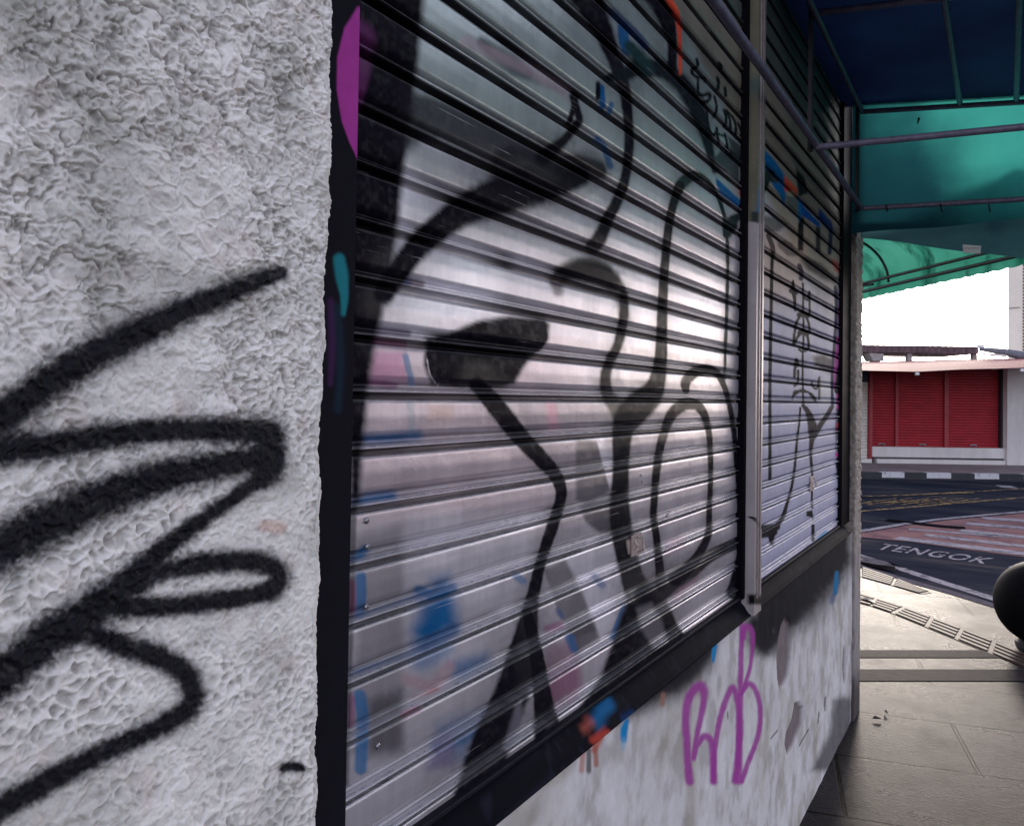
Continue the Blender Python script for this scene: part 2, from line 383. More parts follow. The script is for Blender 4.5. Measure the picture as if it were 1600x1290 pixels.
    P(Z5((620, 720), (800, 670), (815, 720), (700, 790), (630, 790)), (40, 92, 140), 14, .8, .9)
    P(Z5((560, 1010), (800, 930), (790, 1000), (700, 1200), (520, 1228)), (58, 96, 140), 16, .65, .8)
    P(Z5((560, 1080), (640, 1040), (640, 1228), (520, 1228)), (120, 90, 130), 10, .5, .6)
    S(Z5((420, 800), (540, 830), (620, 740)), 10, (176, 138, 150), .5, .6, .4)
    S(Z5((440, 890), (560, 845)), 2, (170, 96, 86), .9, .6, .8)
    S(Z5((400, 970), (470, 940)), 6, (150, 70, 100), .5, .7, .8)
    S(Z5((935, 300), (960, 320), (975, 330)), 6, (60, 110, 160), .5, .7, .8)
    S(Z5((1090, 560), (1150, 540)), 6, PU, .5, .7, .8)
    S(Z5((1190, 600), (1215, 650)), 6, (50, 90, 140), .5, .7, .8)
    S(Z5((1140, 470), (1160, 500)), 4, (60, 90, 140), .5, .7, .8)
    S(Z8((130, 600), (145, 660)), 6, (60, 100, 150), .5, .7, .8)
    S(Z8((245, 310), (280, 350)), 6, (60, 100, 150), .6, .7, .8)
    S(Z8((385, 455), (360, 520), (330, 600)), 5, (36, 96, 150), .4, .9, .9)
    P(Z8((590, 140), (650, 110), (680, 160), (590, 200)), (170, 130, 155), 8, .7, .3)
    P(Z8((610, 380), (720, 270), (760, 260), (720, 340), (620, 430)), (176, 118, 156), 8, .7, .3)
    P(Z8((40, 760), (150, 730), (180, 830), (0, 930), (0, 850)), (150, 84, 124), 10, .6, .5)
    # dark teal cloud, blue bits at the top
    S([(752, 66), (775, 84), (800, 100), (826, 116)], [8, 13, 15, 8], (34, 58, 60), .6, .9, .8)
    S([(806, 112), (850, 130), (880, 145)], [8, 6, 4], (60, 84, 84), .7, .6, .6)
    S(Z3((700, 200), (1000, 340), (1180, 440)), 9, (186, 160, 172), .6, .5, .1)
    S(Z6((225, 130), (230, 200), (245, 240)), 9, BL, .3, 1, .9)
    S(Z6((170, 60), (280, 160), (330, 220)), 7, (26, 60, 120), .4, .8, .9)
    S(Z6((122, 420), (128, 510)), 5, BL, .3, 1, .9); S(Z6((105, 400), (105, 470)), 4, INK, .4)
    S(Z6((170, 500), (160, 540)), 4, BL, .3, .9, .9)
    S(Z6((100, 670), (130, 700), (165, 800)), 5, BL, .4, .9, .9)
    P(Z6((370, 180), (400, 190), (430, 240), (380, 240)), (150, 160, 150), 4, .6, 0)
    # ---------- left dark band (soft overspray along the guide)
    P([(540, -20), (664, -20), (657, 60), (650, 130), (640, 200), (632, 260), (626, 310), (622, 360), (612, 420), (600, 480), (588, 530), (578, 590), (572, 650), (566, 720), (562, 790), (548, 800), (540, 500)], INK, 8, 1)
    P([(545, 790), (558, 790), (552, 1000), (545, 1230), (530, 1230)], INK, 3, .7)
    S([(562, 40), (572, 60), (566, 120), (560, 170)], [9, 14, 10, 4], (96, 38, 92), .7, .7, .8)
    # ---------- upper black shapes
    P([(630, 140), (670, 146), (706, 158), (748, 178), (800, 206), (850, 232), (884, 242), (925, 240), (946, 250), (953, 272), (944, 286), (905, 280), (870, 286), (830, 304), (790, 305), (760, 262), (720, 236), (690, 224), (660, 222), (640, 236), (620, 240)], (34, 32, 40), 14, .9)
    S([(800, 262), (850, 268)], [34, 26], INK, .3)
    S([(850, 262), (900, 262), (934, 266)], [22, 20, 14], INK, .25)
    S([(905, 275), (850, 285), (790, 303), (730, 326), (690, 352), (650, 388), (618, 430), (600, 460)], [18, 34, 33, 26, 22, 20, 18, 16], INK, .3)
    S([(850, 245), (878, 222), (900, 196), (905, 185), (895, 150)], [14, 8, 7, 6, 6], INK, .4)
    S([(900, 150), (896, 170), (888, 195)], [5, 5, 4], INK, .4)
    S([(895, -30), (918, 0), (939, 42), (959, 91), (975, 137), (981, 182), (983, 228), (977, 277), (966, 310), (950, 342), (936, 374), (926, 386)], [26, 24, 17, 11, 10, 8, 8, 8, 9, 10, 12, 12], INK, .28)
    S([(950, 122), (975, 116), (1005, 105), (1040, 112), (1068, 135), (1088, 170), (1102, 210), (1112, 248), (1117, 268)], [6, 12, 14, 14, 15, 14, 9, 6, 4], (30, 36, 42), .35)
    S([(984, 72), (1000, 92), (1010, 110)], [9, 13, 12], (36, 60, 62), .5)
    S([(1015, -20), (1030, 0), (1042, 30), (1050, 65), (1050, 108)], [22, 20, 14, 8, 7], INK, .25)
    S([(1034, -12), (1048, 5), (1058, 25), (1062, 60), (1063, 116)], [4, 5, 5, 3.2, 2.6], (216, 84, 60), .2, 1)
    # blob A with the tail below
    P([(664, 527), (702, 520), (747, 501), (793, 494), (851, 497), (859, 507), (857, 530), (846, 546), (825, 565), (803, 600), (783, 606), (711, 606), (674, 602), (662, 569), (664, 540)], INK, 5)
    S([(848, 505), (852, 528), (840, 545)], 4, INK, .3); S([(667, 560), (672, 585), (684, 603)], 1.1, (170, 160, 170), .4, .8, .2)
    S([(745, 600), (770, 628), (795, 660), (820, 690), (845, 716), (868, 742), (877, 768), (872, 795), (862, 825), (852, 855), (843, 885), (834, 925), (827, 960), (820, 1000), (812, 1040), (798, 1085), (780, 1130), (762, 1180), (745, 1240)],
      [12, 15, 15, 14, 13, 11, 9, 9, 10, 9, 9, 10, 14, 20, 26, 28, 30, 32, 36], INK, .16)
    S([(823, 955), (834, 1000), (842, 1045), (848, 1090), (854, 1130), (862, 1180), (872, 1240)], [8, 10, 12, 15, 20, 28, 38], INK, .14)
    # second arc with blob
    P([(860, 442), (868, 418), (892, 404), (925, 400), (952, 412), (972, 438), (980, 468), (984, 500), (972, 500), (960, 462), (930, 446), (890, 438), (872, 452)], INK, 6)
    S([(873, 432), (905, 422), (945, 430), (970, 452)], [9, 16, 16, 8], INK, .4)
    S([(975, 460), (974, 498), (966, 537), (953, 563), (946, 589), (949, 615), (965, 636), (978, 655)], [7, 8, 8, 8, 9, 10, 14, 18], INK, .3)
    S([(868, 440), (872, 455)], 8, (70, 50, 66), .6, .8, .5)
    # arch and hook, solid ink
    K = dict(soft=.12, jit=.05)
    S([(1056, 303), (1068, 284), (1084, 275), (1102, 281), (1119, 302), (1131, 335), (1136, 372), (1137, 420), (1135, 500), (1133, 550), (1132, 592)], [6, 8, 7, 4, 3, 2.6, 2.4, 2.4, 2.4, 2.2, 2], (30, 40, 42), **K)
    S([(1062, 290), (1052, 320), (1045, 352), (1040, 400), (1037, 440), (1035, 480), (1034, 520), (1032, 565), (1026, 597), (1016, 618), (1000, 633), (985, 648), (974, 668), (971, 700), (970, 735), (969, 765), (968, 795), (972, 830), (979, 865), (986, 895), (995, 920), (1012, 937)],
      [7, 6, 6, 6, 6.5, 7, 7.5, 9, 12, 17, 20, 20, 15, 12, 11, 12, 14, 15, 15, 15, 17, 17], (28, 28, 34), **K)
    S([(1012, 932), (1026, 945), (1039, 969), (1052, 992), (1066, 1006), (1084, 1008), (1104, 995), (1120, 975), (1134, 950)], [17, 15, 13, 13, 12, 9, 8, 6, 4], INK, **K)
    S([(1010, 928), (1030, 920), (1048, 909), (1078, 890), (1110, 868), (1143, 852), (1168, 843)], [16, 16, 13, 12, 8, 7, 6], INK, **K)
    S([(1040, 668), (1031, 700), (1025, 742), (1022, 784), (1021, 806), (1026, 842), (1030, 880), (1033, 915)], [6, 6, 5.5, 5, 5, 5, 6, 7], INK, **K)
    S([(1040, 668), (1050, 647), (1066, 633), (1083, 631), (1098, 643), (1107, 672), (1110, 710), (1110, 758), (1108, 800), (1107, 833), (1094, 862), (1078, 884), (1056, 904)], [6, 8, 9, 8, 6, 4.5, 4, 3.6, 4, 5, 6, 8, 10], INK, **K)
    S([(1072, 610), (1071, 598), (1082, 584), (1102, 577), (1120, 583), (1131, 602), (1140, 634), (1147, 677), (1151, 726), (1154, 758), (1156, 790), (1161, 818)], [5, 7, 8, 7, 5.5, 4, 3.6, 3.6, 3.6, 3.6, 3.6, 5], INK, **K)
    S([(1157, 815), (1156, 850), (1152, 880), (1148, 905), (1145, 925)], [2.5, 2.5, 3.5, 6, 9], INK, **K)
    S([(1140, 352), (1136, 366)], [11, 6], (36, 48, 50), **K)
    # bottom black mass
    P([(980, 938), (962, 985), (948, 1026), (938, 1056), (900, 1110), (850, 1160), (800, 1230), (1000, 1140), (1170, 985), (1170, 938), (1140, 962), (1110, 992), (1082, 1022), (1062, 1020), (1046, 1000), (1030, 962), (1008, 945)], INK, 5)
    P([(995, 950), (1018, 941), (1032, 965), (1042, 1002), (1022, 1012), (1004, 985)], (104, 100, 110), 5, .85, .3)
    P(Z5((940, 930), (965, 900), (975, 1010), (905, 1150), (880, 1130)), (120, 116, 130), 5, .7, .3)
    P(Z5((1090, 1020), (1190, 1000), (1150, 1110), (1100, 1130)), (58, 54, 64), 6, .8, .8)
    S(Z8((250, 940), (240, 990)), 12, (20, 70, 120), .5, .9, 1)
    S([(1046, 800), (1035, 812)], 1, INK)
    # lock hasp plate area: pale scratched paint
    P(Z8((395, 135), (465, 110), (470, 185), (405, 200)), (200, 180, 176), 1.5, .8, 0)
    # grey and blue shapes by the post
    P(Q4((240, 800), (330, 700), (410, 860), (410, 980), (330, 900), (240, 870)), (50, 60, 64), 2, .95, .9)
    P(Q4((330, 650), (470, 760), (470, 910), (400, 850), (350, 760)), (38, 50, 54), 2, .95, .9)
    P(Q4((250, 930), (420, 1090), (425, 1150), (380, 1120), (285, 1050), (255, 990)), (22, 96, 150), 1.5, 1, 1)
    P(Q4((390, 1000), (430, 1050), (455, 1160), (438, 1165), (425, 1090)), (206, 84, 62), 1.2, 1, 1)
    P(Q4((330, 1250), (345, 1190), (400, 1170), (460, 1200), (400, 1235), (370, 1300), (340, 1290)), (40, 52, 54), 1.5, 1, 1)
    # small brush tag
    T = dict(soft=.25, jit=.02)
    for pts, r in [(((122, 140), (130, 175), (112, 205), (92, 205)), 2.6), (((90, 205), (95, 240), (130, 262), (175, 270), (178, 290)), 3), (((130, 270), (132, 350), (140, 370)), 2.2),
                   (((140, 375), (170, 385), (205, 370), (212, 400), (190, 425), (150, 430)), 3), (((272, 165), (290, 190), (278, 215)), 2.6), (((262, 265), (270, 300), (266, 340)), 3),
                   (((312, 330), (318, 385)), 2.6), (((240, 385), (255, 450), (250, 510), (232, 530)), 2.2), (((160, 440), (190, 480), (195, 560), (210, 620), (240, 650), (255, 620)), 2.4),
                   (((305, 480), (318, 520), (320, 570), (300, 590)), 2.3), (((258, 600), (262, 650), (275, 710)), 2.2), (((310, 640), (325, 700), (325, 760)), 2.2), (((255, 640), (320, 660)), 2.2),
                   (((320, 480), (345, 545), (350, 610)), 2.2), (((330, 490), (370, 540), (385, 590), (385, 660)), 2.2), (((400, 570), (420, 620), (430, 700)), 2.3), (((310, 600), (370, 640), (420, 700)), 2.2),
                   (((350, 770), (355, 800)), 1.5), (((440, 760), (452, 785)), 2.2), (((445, 900), (452, 990)), 1.6)]:
        S(Q4(*pts), r, (26, 30, 34), **T)
def paint_shutter2(cv):
    S = (lambda p, r, *a, **k: cv.stroke(p, [q*1.45 for q in r] if hasattr(r, '__len__') else r*1.45, *a, **k)); P = cv.poly; K = dict(soft=.2, jit=.03)
    BL = (24, 96, 152); G = (24, 25, 32)
    P(Q1((80, 200), (200, 330), (300, 480), (310, 700), (290, 800), (250, 680), (190, 600), (80, 390)), (24, 100, 156), 1.5, 1, 1)
    P(Q1((75, 420), (190, 430), (240, 560), (150, 540), (100, 650), (75, 660)), (36, 48, 50), 1.5, 1, 1)
    P(Q1((290, 480), (340, 520), (430, 620), (410, 700), (340, 640), (295, 640)), (208, 88, 70), 1.5, 1, 1)
    P(Q1((330, 620), (400, 640), (410, 700), (350, 680)), (166, 168, 130), 1.5, .8, .6)
    P(Q1((410, 400), (500, 500), (530, 660), (440, 690), (420, 560)), (34, 42, 46), 2, 1, 1)
    P(Q1((300, 680), (440, 700), (440, 860), (350, 850)), (70, 84, 84), 2, .8, .5)
    P(Q1((430, 690), (480, 740), (470, 960), (430, 930)), (26, 110, 160), 1.5, 1, 1)
    P(Q1((460, 760), (650, 960), (650, 1010), (470, 880)), (22, 84, 160), 1.5, 1, 1)
    P(Q1((640, 800), (770, 940), (790, 1040), (760, 1070), (640, 900)), (26, 66, 132), 1.5, 1, 1)
    P(Q1((430, 960), (490, 880), (485, 1240), (430, 1230)), G, 1.5, 1, 1)
    P(Q1((610, 990), (655, 1010), (660, 1250), (610, 1250)), (50, 56, 62), 1.5, 1, 1)
    S(Q1((762, 1040), (758, 1140), (748, 1260)), 2.2, (38, 52, 84), **K)
    P(Q1((80, 880), (190, 900), (340, 960), (240, 1040), (130, 1060), (80, 960)), (70, 76, 78), 4, .8, .5)
    P(Q1((220, 1150), (300, 1120), (370, 1160), (440, 1290), (330, 1290), (230, 1200)), (96, 84, 82), 2, .8, .5)
    S(Q1((130, 1080), (175, 1200), (180, 1290)), 2.6, (90, 78, 78), **K)
    S([(1207, 395), (1206, 420), (1205, 470), (1204, 530), (1203, 600), (1203, 650), (1203, 700), (1203, 748)], 1.9, G, **K)
    P(Q2((380, 30), (440, 10), (560, 60), (690, 180), (680, 240), (560, 190), (430, 110)), (44, 42, 52), 5, .9, .9)
    S(Q2((370, 80), (388, 130), (385, 190)), 2.5, (70, 68, 76), **K)
    S(Q2((318, 210), (320, 290), (330, 350), (335, 460)), [1.2, 3, 2, 1], G, **K)
    S(Q2((300, 290), (340, 310)), 2.5, G, **K)
    S(Q2((400, 230), (402, 380), (405, 600), (402, 780), (398, 930), (400, 1100), (405, 1240)), 1.2, G, **K)
    S(Q2((405, 340), (440, 370), (456, 300), (458, 500)), 1.2, G, **K)
    S(Q2((395, 485), (355, 540), (335, 610), (325, 740), (355, 680), (400, 640)), 1.6, G, **K)
    S(Q2((370, 495), (405, 485), (435, 505)), 3, G, **K); S(Q2((375, 645), (405, 632), (432, 655)), 3, G, **K)
    S(Q2((430, 510), (450, 570), (458, 640)), 1.4, G, **K); S(Q2((440, 670), (450, 760), (430, 790), (395, 800), (370, 785)), 1.4, G, **K)
    S(Q2((335, 930), (345, 870), (360, 910), (335, 940), (330, 1010)), 1.7, G, **K); S(Q2((360, 960), (358, 1060), (330, 1090)), 1.3, G, **K)
    S(Q2((475, 1060), (480, 1090), (520, 1110), (540, 1020), (540, 1200)), 1.3, G, **K)
    P(Q2((320, 1130), (400, 1110), (480, 1150), (515, 1190), (515, 1240), (480, 1200), (440, 1150), (370, 1150), (325, 1180), (310, 1220), (305, 1190)), G, 1, 1, 1)
    P(Q2((480, 840), (560, 820), (660, 860), (650, 1000), (560, 960), (500, 920)), (46, 44, 54), 5, .9, .9)
    P(Q2((545, 1020), (635, 1030), (630, 1240), (545, 1240)), (176, 180, 186), 2, .6, 0)
    P(Q3((545, 110), (640, 110), (600, 190), (545, 190)), (170, 174, 184), 2, .6, 0)
    # edge strip with old posters and tags
    P(Q2((670, 270), (720, 300), (720, 760), (670, 880)), (120, 96, 150), 2, .7, .6)
    S(Q2((690, 700), (688, 860), (672, 1000), (655, 1100)), 3.2, (176, 84, 158), **K)
    S(Q2((700, 1080), (706, 1200), (705, 1280)), 3, (190, 70, 150), **K)
    S(Q2((672, 260), (680, 420), (668, 700), (655, 860), (645, 1050), (650, 1270)), 1.7, (44, 46, 76), **K)
    P(Q2((640, 20), (700, 50), (715, 150), (660, 120)), (190, 84, 72), 2, .8, .8)
    S(Q2((715, 180), (715, 260)), 2.5, (60, 96, 100), **K); S(Q2((705, 440), (712, 560), (730, 740)), 1.4, (130, 60, 100), **K)
    S(Q2((745, 870), (715, 960), (700, 1060), (690, 1130)), 3.5, (50, 48, 58), **K); S(Q2((720, 1060), (735, 1200)), 3, (54, 52, 62), **K)
    S(Q2((760, 800), (760, 1000), (758, 1240)), 2.4, (130, 128, 140), **K)
    # lower part
    S(Q3((400, 70), (440, 120), (470, 200), (480, 280), (475, 360), (465, 470), (475, 600), (480, 700), (475, 800), (478, 930)), [2, 3, 4.5, 5, 3, 1.8, 1.6, 1.2, 1.2, 1.2], (40, 36, 46), **K)
    P(Q3((455, 215), (520, 215), (500, 330), (470, 360)), (42, 36, 46), 1, 1, 1)
    S(Q3((490, 330), (550, 230), (600, 160), (640, 90)), [3.5, 3, 2.6, 2.4], (50, 46, 56), **K)
    S(Q3((378, 90), (370, 220), (352, 350), (335, 560), (322, 660), (300, 780), (265, 900), (230, 1010), (170, 1090)), [1.2, 1.2, 1.4, 1.5, 1.5, 1.6, 1.8, 2.6, 3], G, **K)
    P(Q3((90, 1090), (180, 1080), (150, 1255), (120, 1230)), INK, 1.2, 1, 1)
    S(Q3((50, 1100), (110, 1100), (180, 1090)), 4, INK, **K); S(Q3((50, 1150), (150, 1130)), 5, INK, **K)
    P(Q3((430, 960), (480, 950), (495, 1050), (470, 1010), (430, 1000)), G, 1, 1, 1); S(Q3((485, 1080), (485, 1200)), 1.8, G, **K)
    S(Q3((540, 1200), (590, 1150)), 3.5, (110, 160, 206), soft=.4)
    P(Q3((510, 1240), (600, 1180), (640, 1120), (760, 1030), (800, 1030), (800, 1290), (510, 1290)), INK, 3, 1, 1)
    P(Q3((430, 1250), (480, 1230), (500, 1290), (440, 1290)), (90, 50, 110), 3, .8, .8)
    P(Q3((680, 100), (770, 90), (770, 560), (700, 900), (690, 540), (670, 300)), (60, 56, 68), 2, .8, .8)
    P(Q3((680, 220), (720, 210), (715, 260), (685, 290)), (204, 74, 80), 1, 1, 1); P(Q3((670, 470), (700, 460), (700, 510), (675, 500)), (190, 70, 150), 1, 1, 1)
    P(Q3((710, 720), (735, 715), (735, 770), (715, 780)), (196, 76, 156), 1, 1, 1); P(Q3((670, 550), (740, 560), (720, 640), (690, 660)), (34, 34, 42), 1, 1, 1)
    W = (208, 206, 216)
    for pts in [((690, 180), (705, 150), (718, 185)), ((760, 210), (745, 270), (770, 300)), ((690, 370), (705, 400), (718, 350)), ((755, 340), (760, 420)), ((690, 520), (715, 525), (740, 510)), ((765, 460), (770, 520)),
                ((745, 590), (735, 640), (720, 640)), ((765, 560), (765, 650)), ((700, 850), (715, 900), (710, 930)), ((735, 830), (740, 900)), ((708, 960), (712, 1030), (722, 1030), (720, 960)), ((778, 700), (775, 830), (780, 960))]:
        S(Q3(*pts), .7, W, soft=.3, mk=.3)

shutters = []
def shutter(px0, px1, step, Y0, Y1, painter, label):
    yc = ycols(px0, px1, XS, step); yc[0] = Y0; yc[-1] = Y1
    zs, os_ = slat_rows(ZS+.004, 3.24)
    ZZ, YY = np.meshgrid(zs, yc, indexing='ij'); OO = np.repeat(os_[:, None], len(yc), 1)
    # hand-worn sheet metal: faint warp, each slat a hair different
    k = np.floor((ZLIP-ZZ)/PITCH)
    wob = (vnoise(YY*2.2, k*3.1, 3)-.5)*.0022+(fbm(YY*5, ZZ*9, 3, 9)-.5)*.0016
    ZZ2 = ZZ+(vnoise(YY*1.3, k*1.7, 8)-.5)*.0016
    P = np.stack([XS+OO+wob, YY, ZZ2], -1)
    cv = Canvas(P, (160, 156, 166)); base_shutter(cv)
    # grooves coloured darker for recess shade and traces of an older purple-black coat
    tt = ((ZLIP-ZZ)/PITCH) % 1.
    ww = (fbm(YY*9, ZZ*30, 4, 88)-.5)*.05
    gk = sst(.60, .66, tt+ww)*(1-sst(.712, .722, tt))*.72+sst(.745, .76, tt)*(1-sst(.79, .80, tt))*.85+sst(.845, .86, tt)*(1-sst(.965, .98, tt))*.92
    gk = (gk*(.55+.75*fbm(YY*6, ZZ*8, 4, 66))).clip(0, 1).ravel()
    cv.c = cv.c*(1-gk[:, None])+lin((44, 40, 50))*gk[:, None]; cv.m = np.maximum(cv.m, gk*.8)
    painter(cv)
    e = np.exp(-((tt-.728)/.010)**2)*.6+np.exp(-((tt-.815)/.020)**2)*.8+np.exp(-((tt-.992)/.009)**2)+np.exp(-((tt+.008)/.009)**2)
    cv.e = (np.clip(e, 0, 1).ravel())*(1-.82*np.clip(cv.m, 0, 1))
    return yc, P, cv
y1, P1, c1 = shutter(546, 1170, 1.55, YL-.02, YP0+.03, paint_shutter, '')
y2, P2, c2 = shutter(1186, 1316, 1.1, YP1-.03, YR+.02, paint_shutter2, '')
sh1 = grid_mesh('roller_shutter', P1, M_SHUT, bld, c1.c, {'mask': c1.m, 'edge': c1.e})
sh1['label'] = 'near wide silver roller shutter sprayed with thick black graffiti, between plaster pilaster and metal post'
sh2 = grid_mesh('roller_shutter', P2, M_SHUT2, bld, c2.c, {'mask': c2.m, 'edge': c2.e})
sh2['label'] = 'far narrow lilac-silver roller shutter with thin black scribbles, between metal post and rough pillar'

def painted_box(name, a, b, mat, parent, base, painter=None, n=(1, 8, 300), mask=1.):
    """a box whose faces are fine grids so that paint can be carried"""
    a = np.array(a, float); b = np.array(b, float); vs = []; fs = []; off = 0; pts = []
    quads = []
    for ax in range(3):
        o1, o2 = [k for k in range(3) if k != ax]
        for side in (0, 1):
            A = np.linspace(a[o1], b[o1], n[o1]+1); B = np.linspace(a[o2], b[o2], n[o2]+1)
            g1, g2 = np.meshgrid(A, B, indexing='ij'); P = np.zeros(g1.shape+(3,))
            P[..., o1] = g1; P[..., o2] = g2; P[..., ax] = (a, b)[side][ax]
            R_, C_ = g1.shape; i, j = np.meshgrid(np.arange(R_-1), np.arange(C_-1), indexing='ij'); q = (i*C_+j).ravel()
            q = np.stack([q, q+1, q+C_+1, q+C_], 1)+off
            cross = 1 if ax != 1 else -1
            if (side == 1) == (cross == 1): q = q[:, ::-1]
            quads.append(q); pts.append(P.reshape(-1, 3)); off += R_*C_
    P = np.vstack(pts); q = np.vstack(quads)
    me = bpy.data.meshes.new(name); me.vertices.add(len(P)); me.vertices.foreach_set('co', P.ravel().astype(np.float32))
    me.loops.add(len(q)*4); me.polygons.add(len(q)); me.loops.foreach_set('vertex_index', q.ravel().astype(np.int32))
    me.polygons.foreach_set('loop_start', np.arange(0, len(q)*4, 4, dtype=np.int32)); me.update(calc_edges=True)
    cv = Canvas(P, base)
    if painter: painter(cv)
    at = me.attributes.new('paint', 'FLOAT_COLOR', 'POINT'); c4 = np.ones((len(P), 4), np.float32); c4[:, :3] = cv.c; at.data.foreach_set('color', c4.ravel())
    at = me.attributes.new('mask', 'FLOAT', 'POINT'); at.data.foreach_set('value', (cv.m if mask is None else np.full(len(P), mask)).astype(np.float32))
    return link(name, me, mat, parent)

# ---- guide rails
def rail_paint(cv):
    P = cv.poly
    P([(600, 0), (558, 12), (538, 45), (527, 90), (526, 140), (534, 190), (547, 225), (560, 252), (640, 252)], (168, 64, 150), 1.5, 1)
    P([(560, 252), (558, 200), (556, 240)], (120, 50, 110), 3, .5)
    cv.stroke([(530, 405), (534, 430), (538, 465), (536, 490)], [9, 10, 6, 4], (40, 128, 140), .4, .9)
    cv.stroke([(517, 470), (519, 540), (516, 600)], [5, 6, 4], (70, 42, 84), .7, .7)
    cv.stroke([(527, 480), (532, 560), (528, 640)], 6, (34, 52, 70), .8, .6)
YG = onx(500, 620, -.705)[1]
painted_box('guide_rail', (-.76, YG-.08, ZS+.002), (-.7055, onx(551.5, 620, -.7055)[1], 3.243), M_BLACK, bld, (30, 29, 36), rail_paint, (2, 60, 900))
painted_box('guide_rail', (-.76, YR-.002, ZS+.002), (-.70, Yp0-.0, 3.243), M_BLACK, bld, (22, 21, 26), None, (1, 4, 60))

# ---- centre post: two folded channels
YA, YB = onx(1172, 620, -.69)[1], onx(1190.5, 620, -.675)[1]
def post_paint(cv):
    cv.poly([(1165, -80), (1196, -80), (1196, 346), (1165, 346)], (112, 108, 92), 2, 1)
    cv.poly([(1165, 120), (1196, 120), (1196, 160), (1165, 140)], (60, 90, 88), 10, .7)
    cv.stroke([(1190, 262), (1189, 300), (1186, 336)], [2, 4, 3], (24, 96, 152), .2)
    cv.poly([(1172, 330), (1192, 332), (1192, 350), (1172, 346)], (48, 56, 56), 2, 1)
    cv.poly([(1168, 928), (1194, 928), (1194, 944), (1168, 944)], (26, 26, 30), 3, 1)
    cv.stroke([(1174, 808), (1181, 812), (1188, 822), (1196, 830)], 2.4, (24, 24, 28), .2)
painted_box('shutter_post', (-.712, YA, ZF-.004), (-.672, YB, 3.243), M_SHUT, bld, (176, 166, 168), post_paint, (3, 14, 900), .55)
painted_box('post_channel', (-.725, YA-.030, ZS+.003), (-.700, YA-.002, 3.243), M_BLACK, bld, (18, 17, 22), None, (2, 4, 60))
mb = MB(); mb.box((-.672, YA+.022, ZS), (-.668, YA+.030, 3.24)); mb.box((-.672, YB-.034, ZS), (-.668, YB-.026, 3.24))
mb.build('post_ridge', simple('post_ridge_paint', (136, 124, 126), .45, .3, .3, 30), bld)

# ---- rough plaster pilaster
XPil = -.625
ye = .5*(onx(519, 100, XPil)[1]+onx(505, 1100, XPil)[1])
ycp = np.array([onx(p, 620, XPil)[1] for p in np.arange(-70, 511, 1.25)]); ycp = ycp[ycp < ye-.012]
ycp = np.r_[np.linspace(-1.8, ycp[0]-.02, 40), ycp]
nround = 26
zc = np.r_[np.linspace(0, 1.08, 60), np.arange(1.085, 2.2, .00105), np.linspace(2.205, 3.86, 90)]
arc = []
for k in range(nround):
    t = k/(nround-1)
    arc.append(t)
YY, ZZ = np.meshgrid(ycp, zc, indexing='ij'); YY = YY.T; ZZ = ZZ.T
edge = ye+(fbm(zc*22, zc*0+3, 4, 2)-.5)*.011+(vnoise(zc*7, zc*0, 4)-.5)*.004-.0015*np.sin((zc-1.2)*5)
flat = np.stack([np.full(YY.shape, XPil), YY+(edge[:, None]-ye)*sst(ye-.07, ye, YY), ZZ], -1)
T = np.array(arc)
rr = .012
ang = np.clip(T/.55, 0, 1)*math.pi/2; back = np.clip((T-.55)/.45, 0, 1)*.115
ax_ = XPil-rr+rr*np.cos(ang)-back; ay_ = rr*np.sin(ang)-rr
roundP = np.zeros((len(zc), nround, 3)); roundP[..., 0] = ax_[None]; roundP[..., 1] = edge[:, None]+ay_[None]; roundP[..., 2] = zc[:, None]
P = np.concatenate([flat, roundP], 1)
s_ = np.concatenate([YY, ye-.012+np.repeat((T*.13)[None], len(zc), 0)], 1); zz = np.repeat(zc[:, None], P.shape[1], 1)
wx = s_+(fbm(s_*60, zz*60, 3, 31)-.5)*.014; wz = zz+(fbm(s_*60+9, zz*60, 3, 41)-.5)*.014
d1, d2, hid = worley(wx/.0120, wz/.0112, 1); e1, e2, hid2 = worley(wx/.0062+5, wz/.0062, 7); g1, g2, _ = worley(wx/.026, wz/.022, 13)
ridge = sst(.0, .42, d2-d1); pit_ = -(1-sst(.12, .62, d1))*(.35+.65*hid)
small = -(1-sst(.1, .55, e1))*(hid2 > .35)
big = .78*fbm(wx*34, wz*40, 3, 51)+.22*fbm(wx*150, wz*150, 3, 52); crag = np.abs(fbm(wx*55, wz*75, 4, 61)-.5)*2
upper = sst(1.5, 1.75, zz+(fbm(s_*6, zz*6, 3, 77)-.5)*.3)
patch = sst(.35, .65, fbm(s_*9, zz*9, 4, 55)); lump = sst(.42, .62, fbm(wx*48, wz*52, 3, 57))
disp = 1.0*.0034*pit_*(1-.55*upper)*(.3+.7*patch)+.0019*small*(.4+.6*patch)+.0009*(1-ridge)*(1-.6*upper)*patch+.0075*(big-.5)*(.5+.7*upper)-.0034*upper*(1-sst(0, .16, crag))*patch+.0022*lump*(.4+.6*upper)+  .0013*(fbm(s_*420, zz*420, 4, 81)-.5)
disp += .0028*(1-sst(.0, .12, g2-g1))*upper*fbm(s_*20, zz*20, 2, 5)
nx = np.ones(P.shape[:2]); ny = np.zeros(P.shape[:2]); nx[:, -nround:] = np.cos(ang)[None]; ny[:, -nround:] = np.sin(ang)[None]
fall = np.ones(P.shape[1]); fall[-nround:] = np.linspace(.75, .3, nround)
P[..., 0] += disp*nx*fall; P[..., 1] += disp*ny*fall
cvp = Canvas(P, (236, 232, 230))
nb = fbm(s_*16, zz*16, 5, 91).ravel(); dl = disp.ravel()
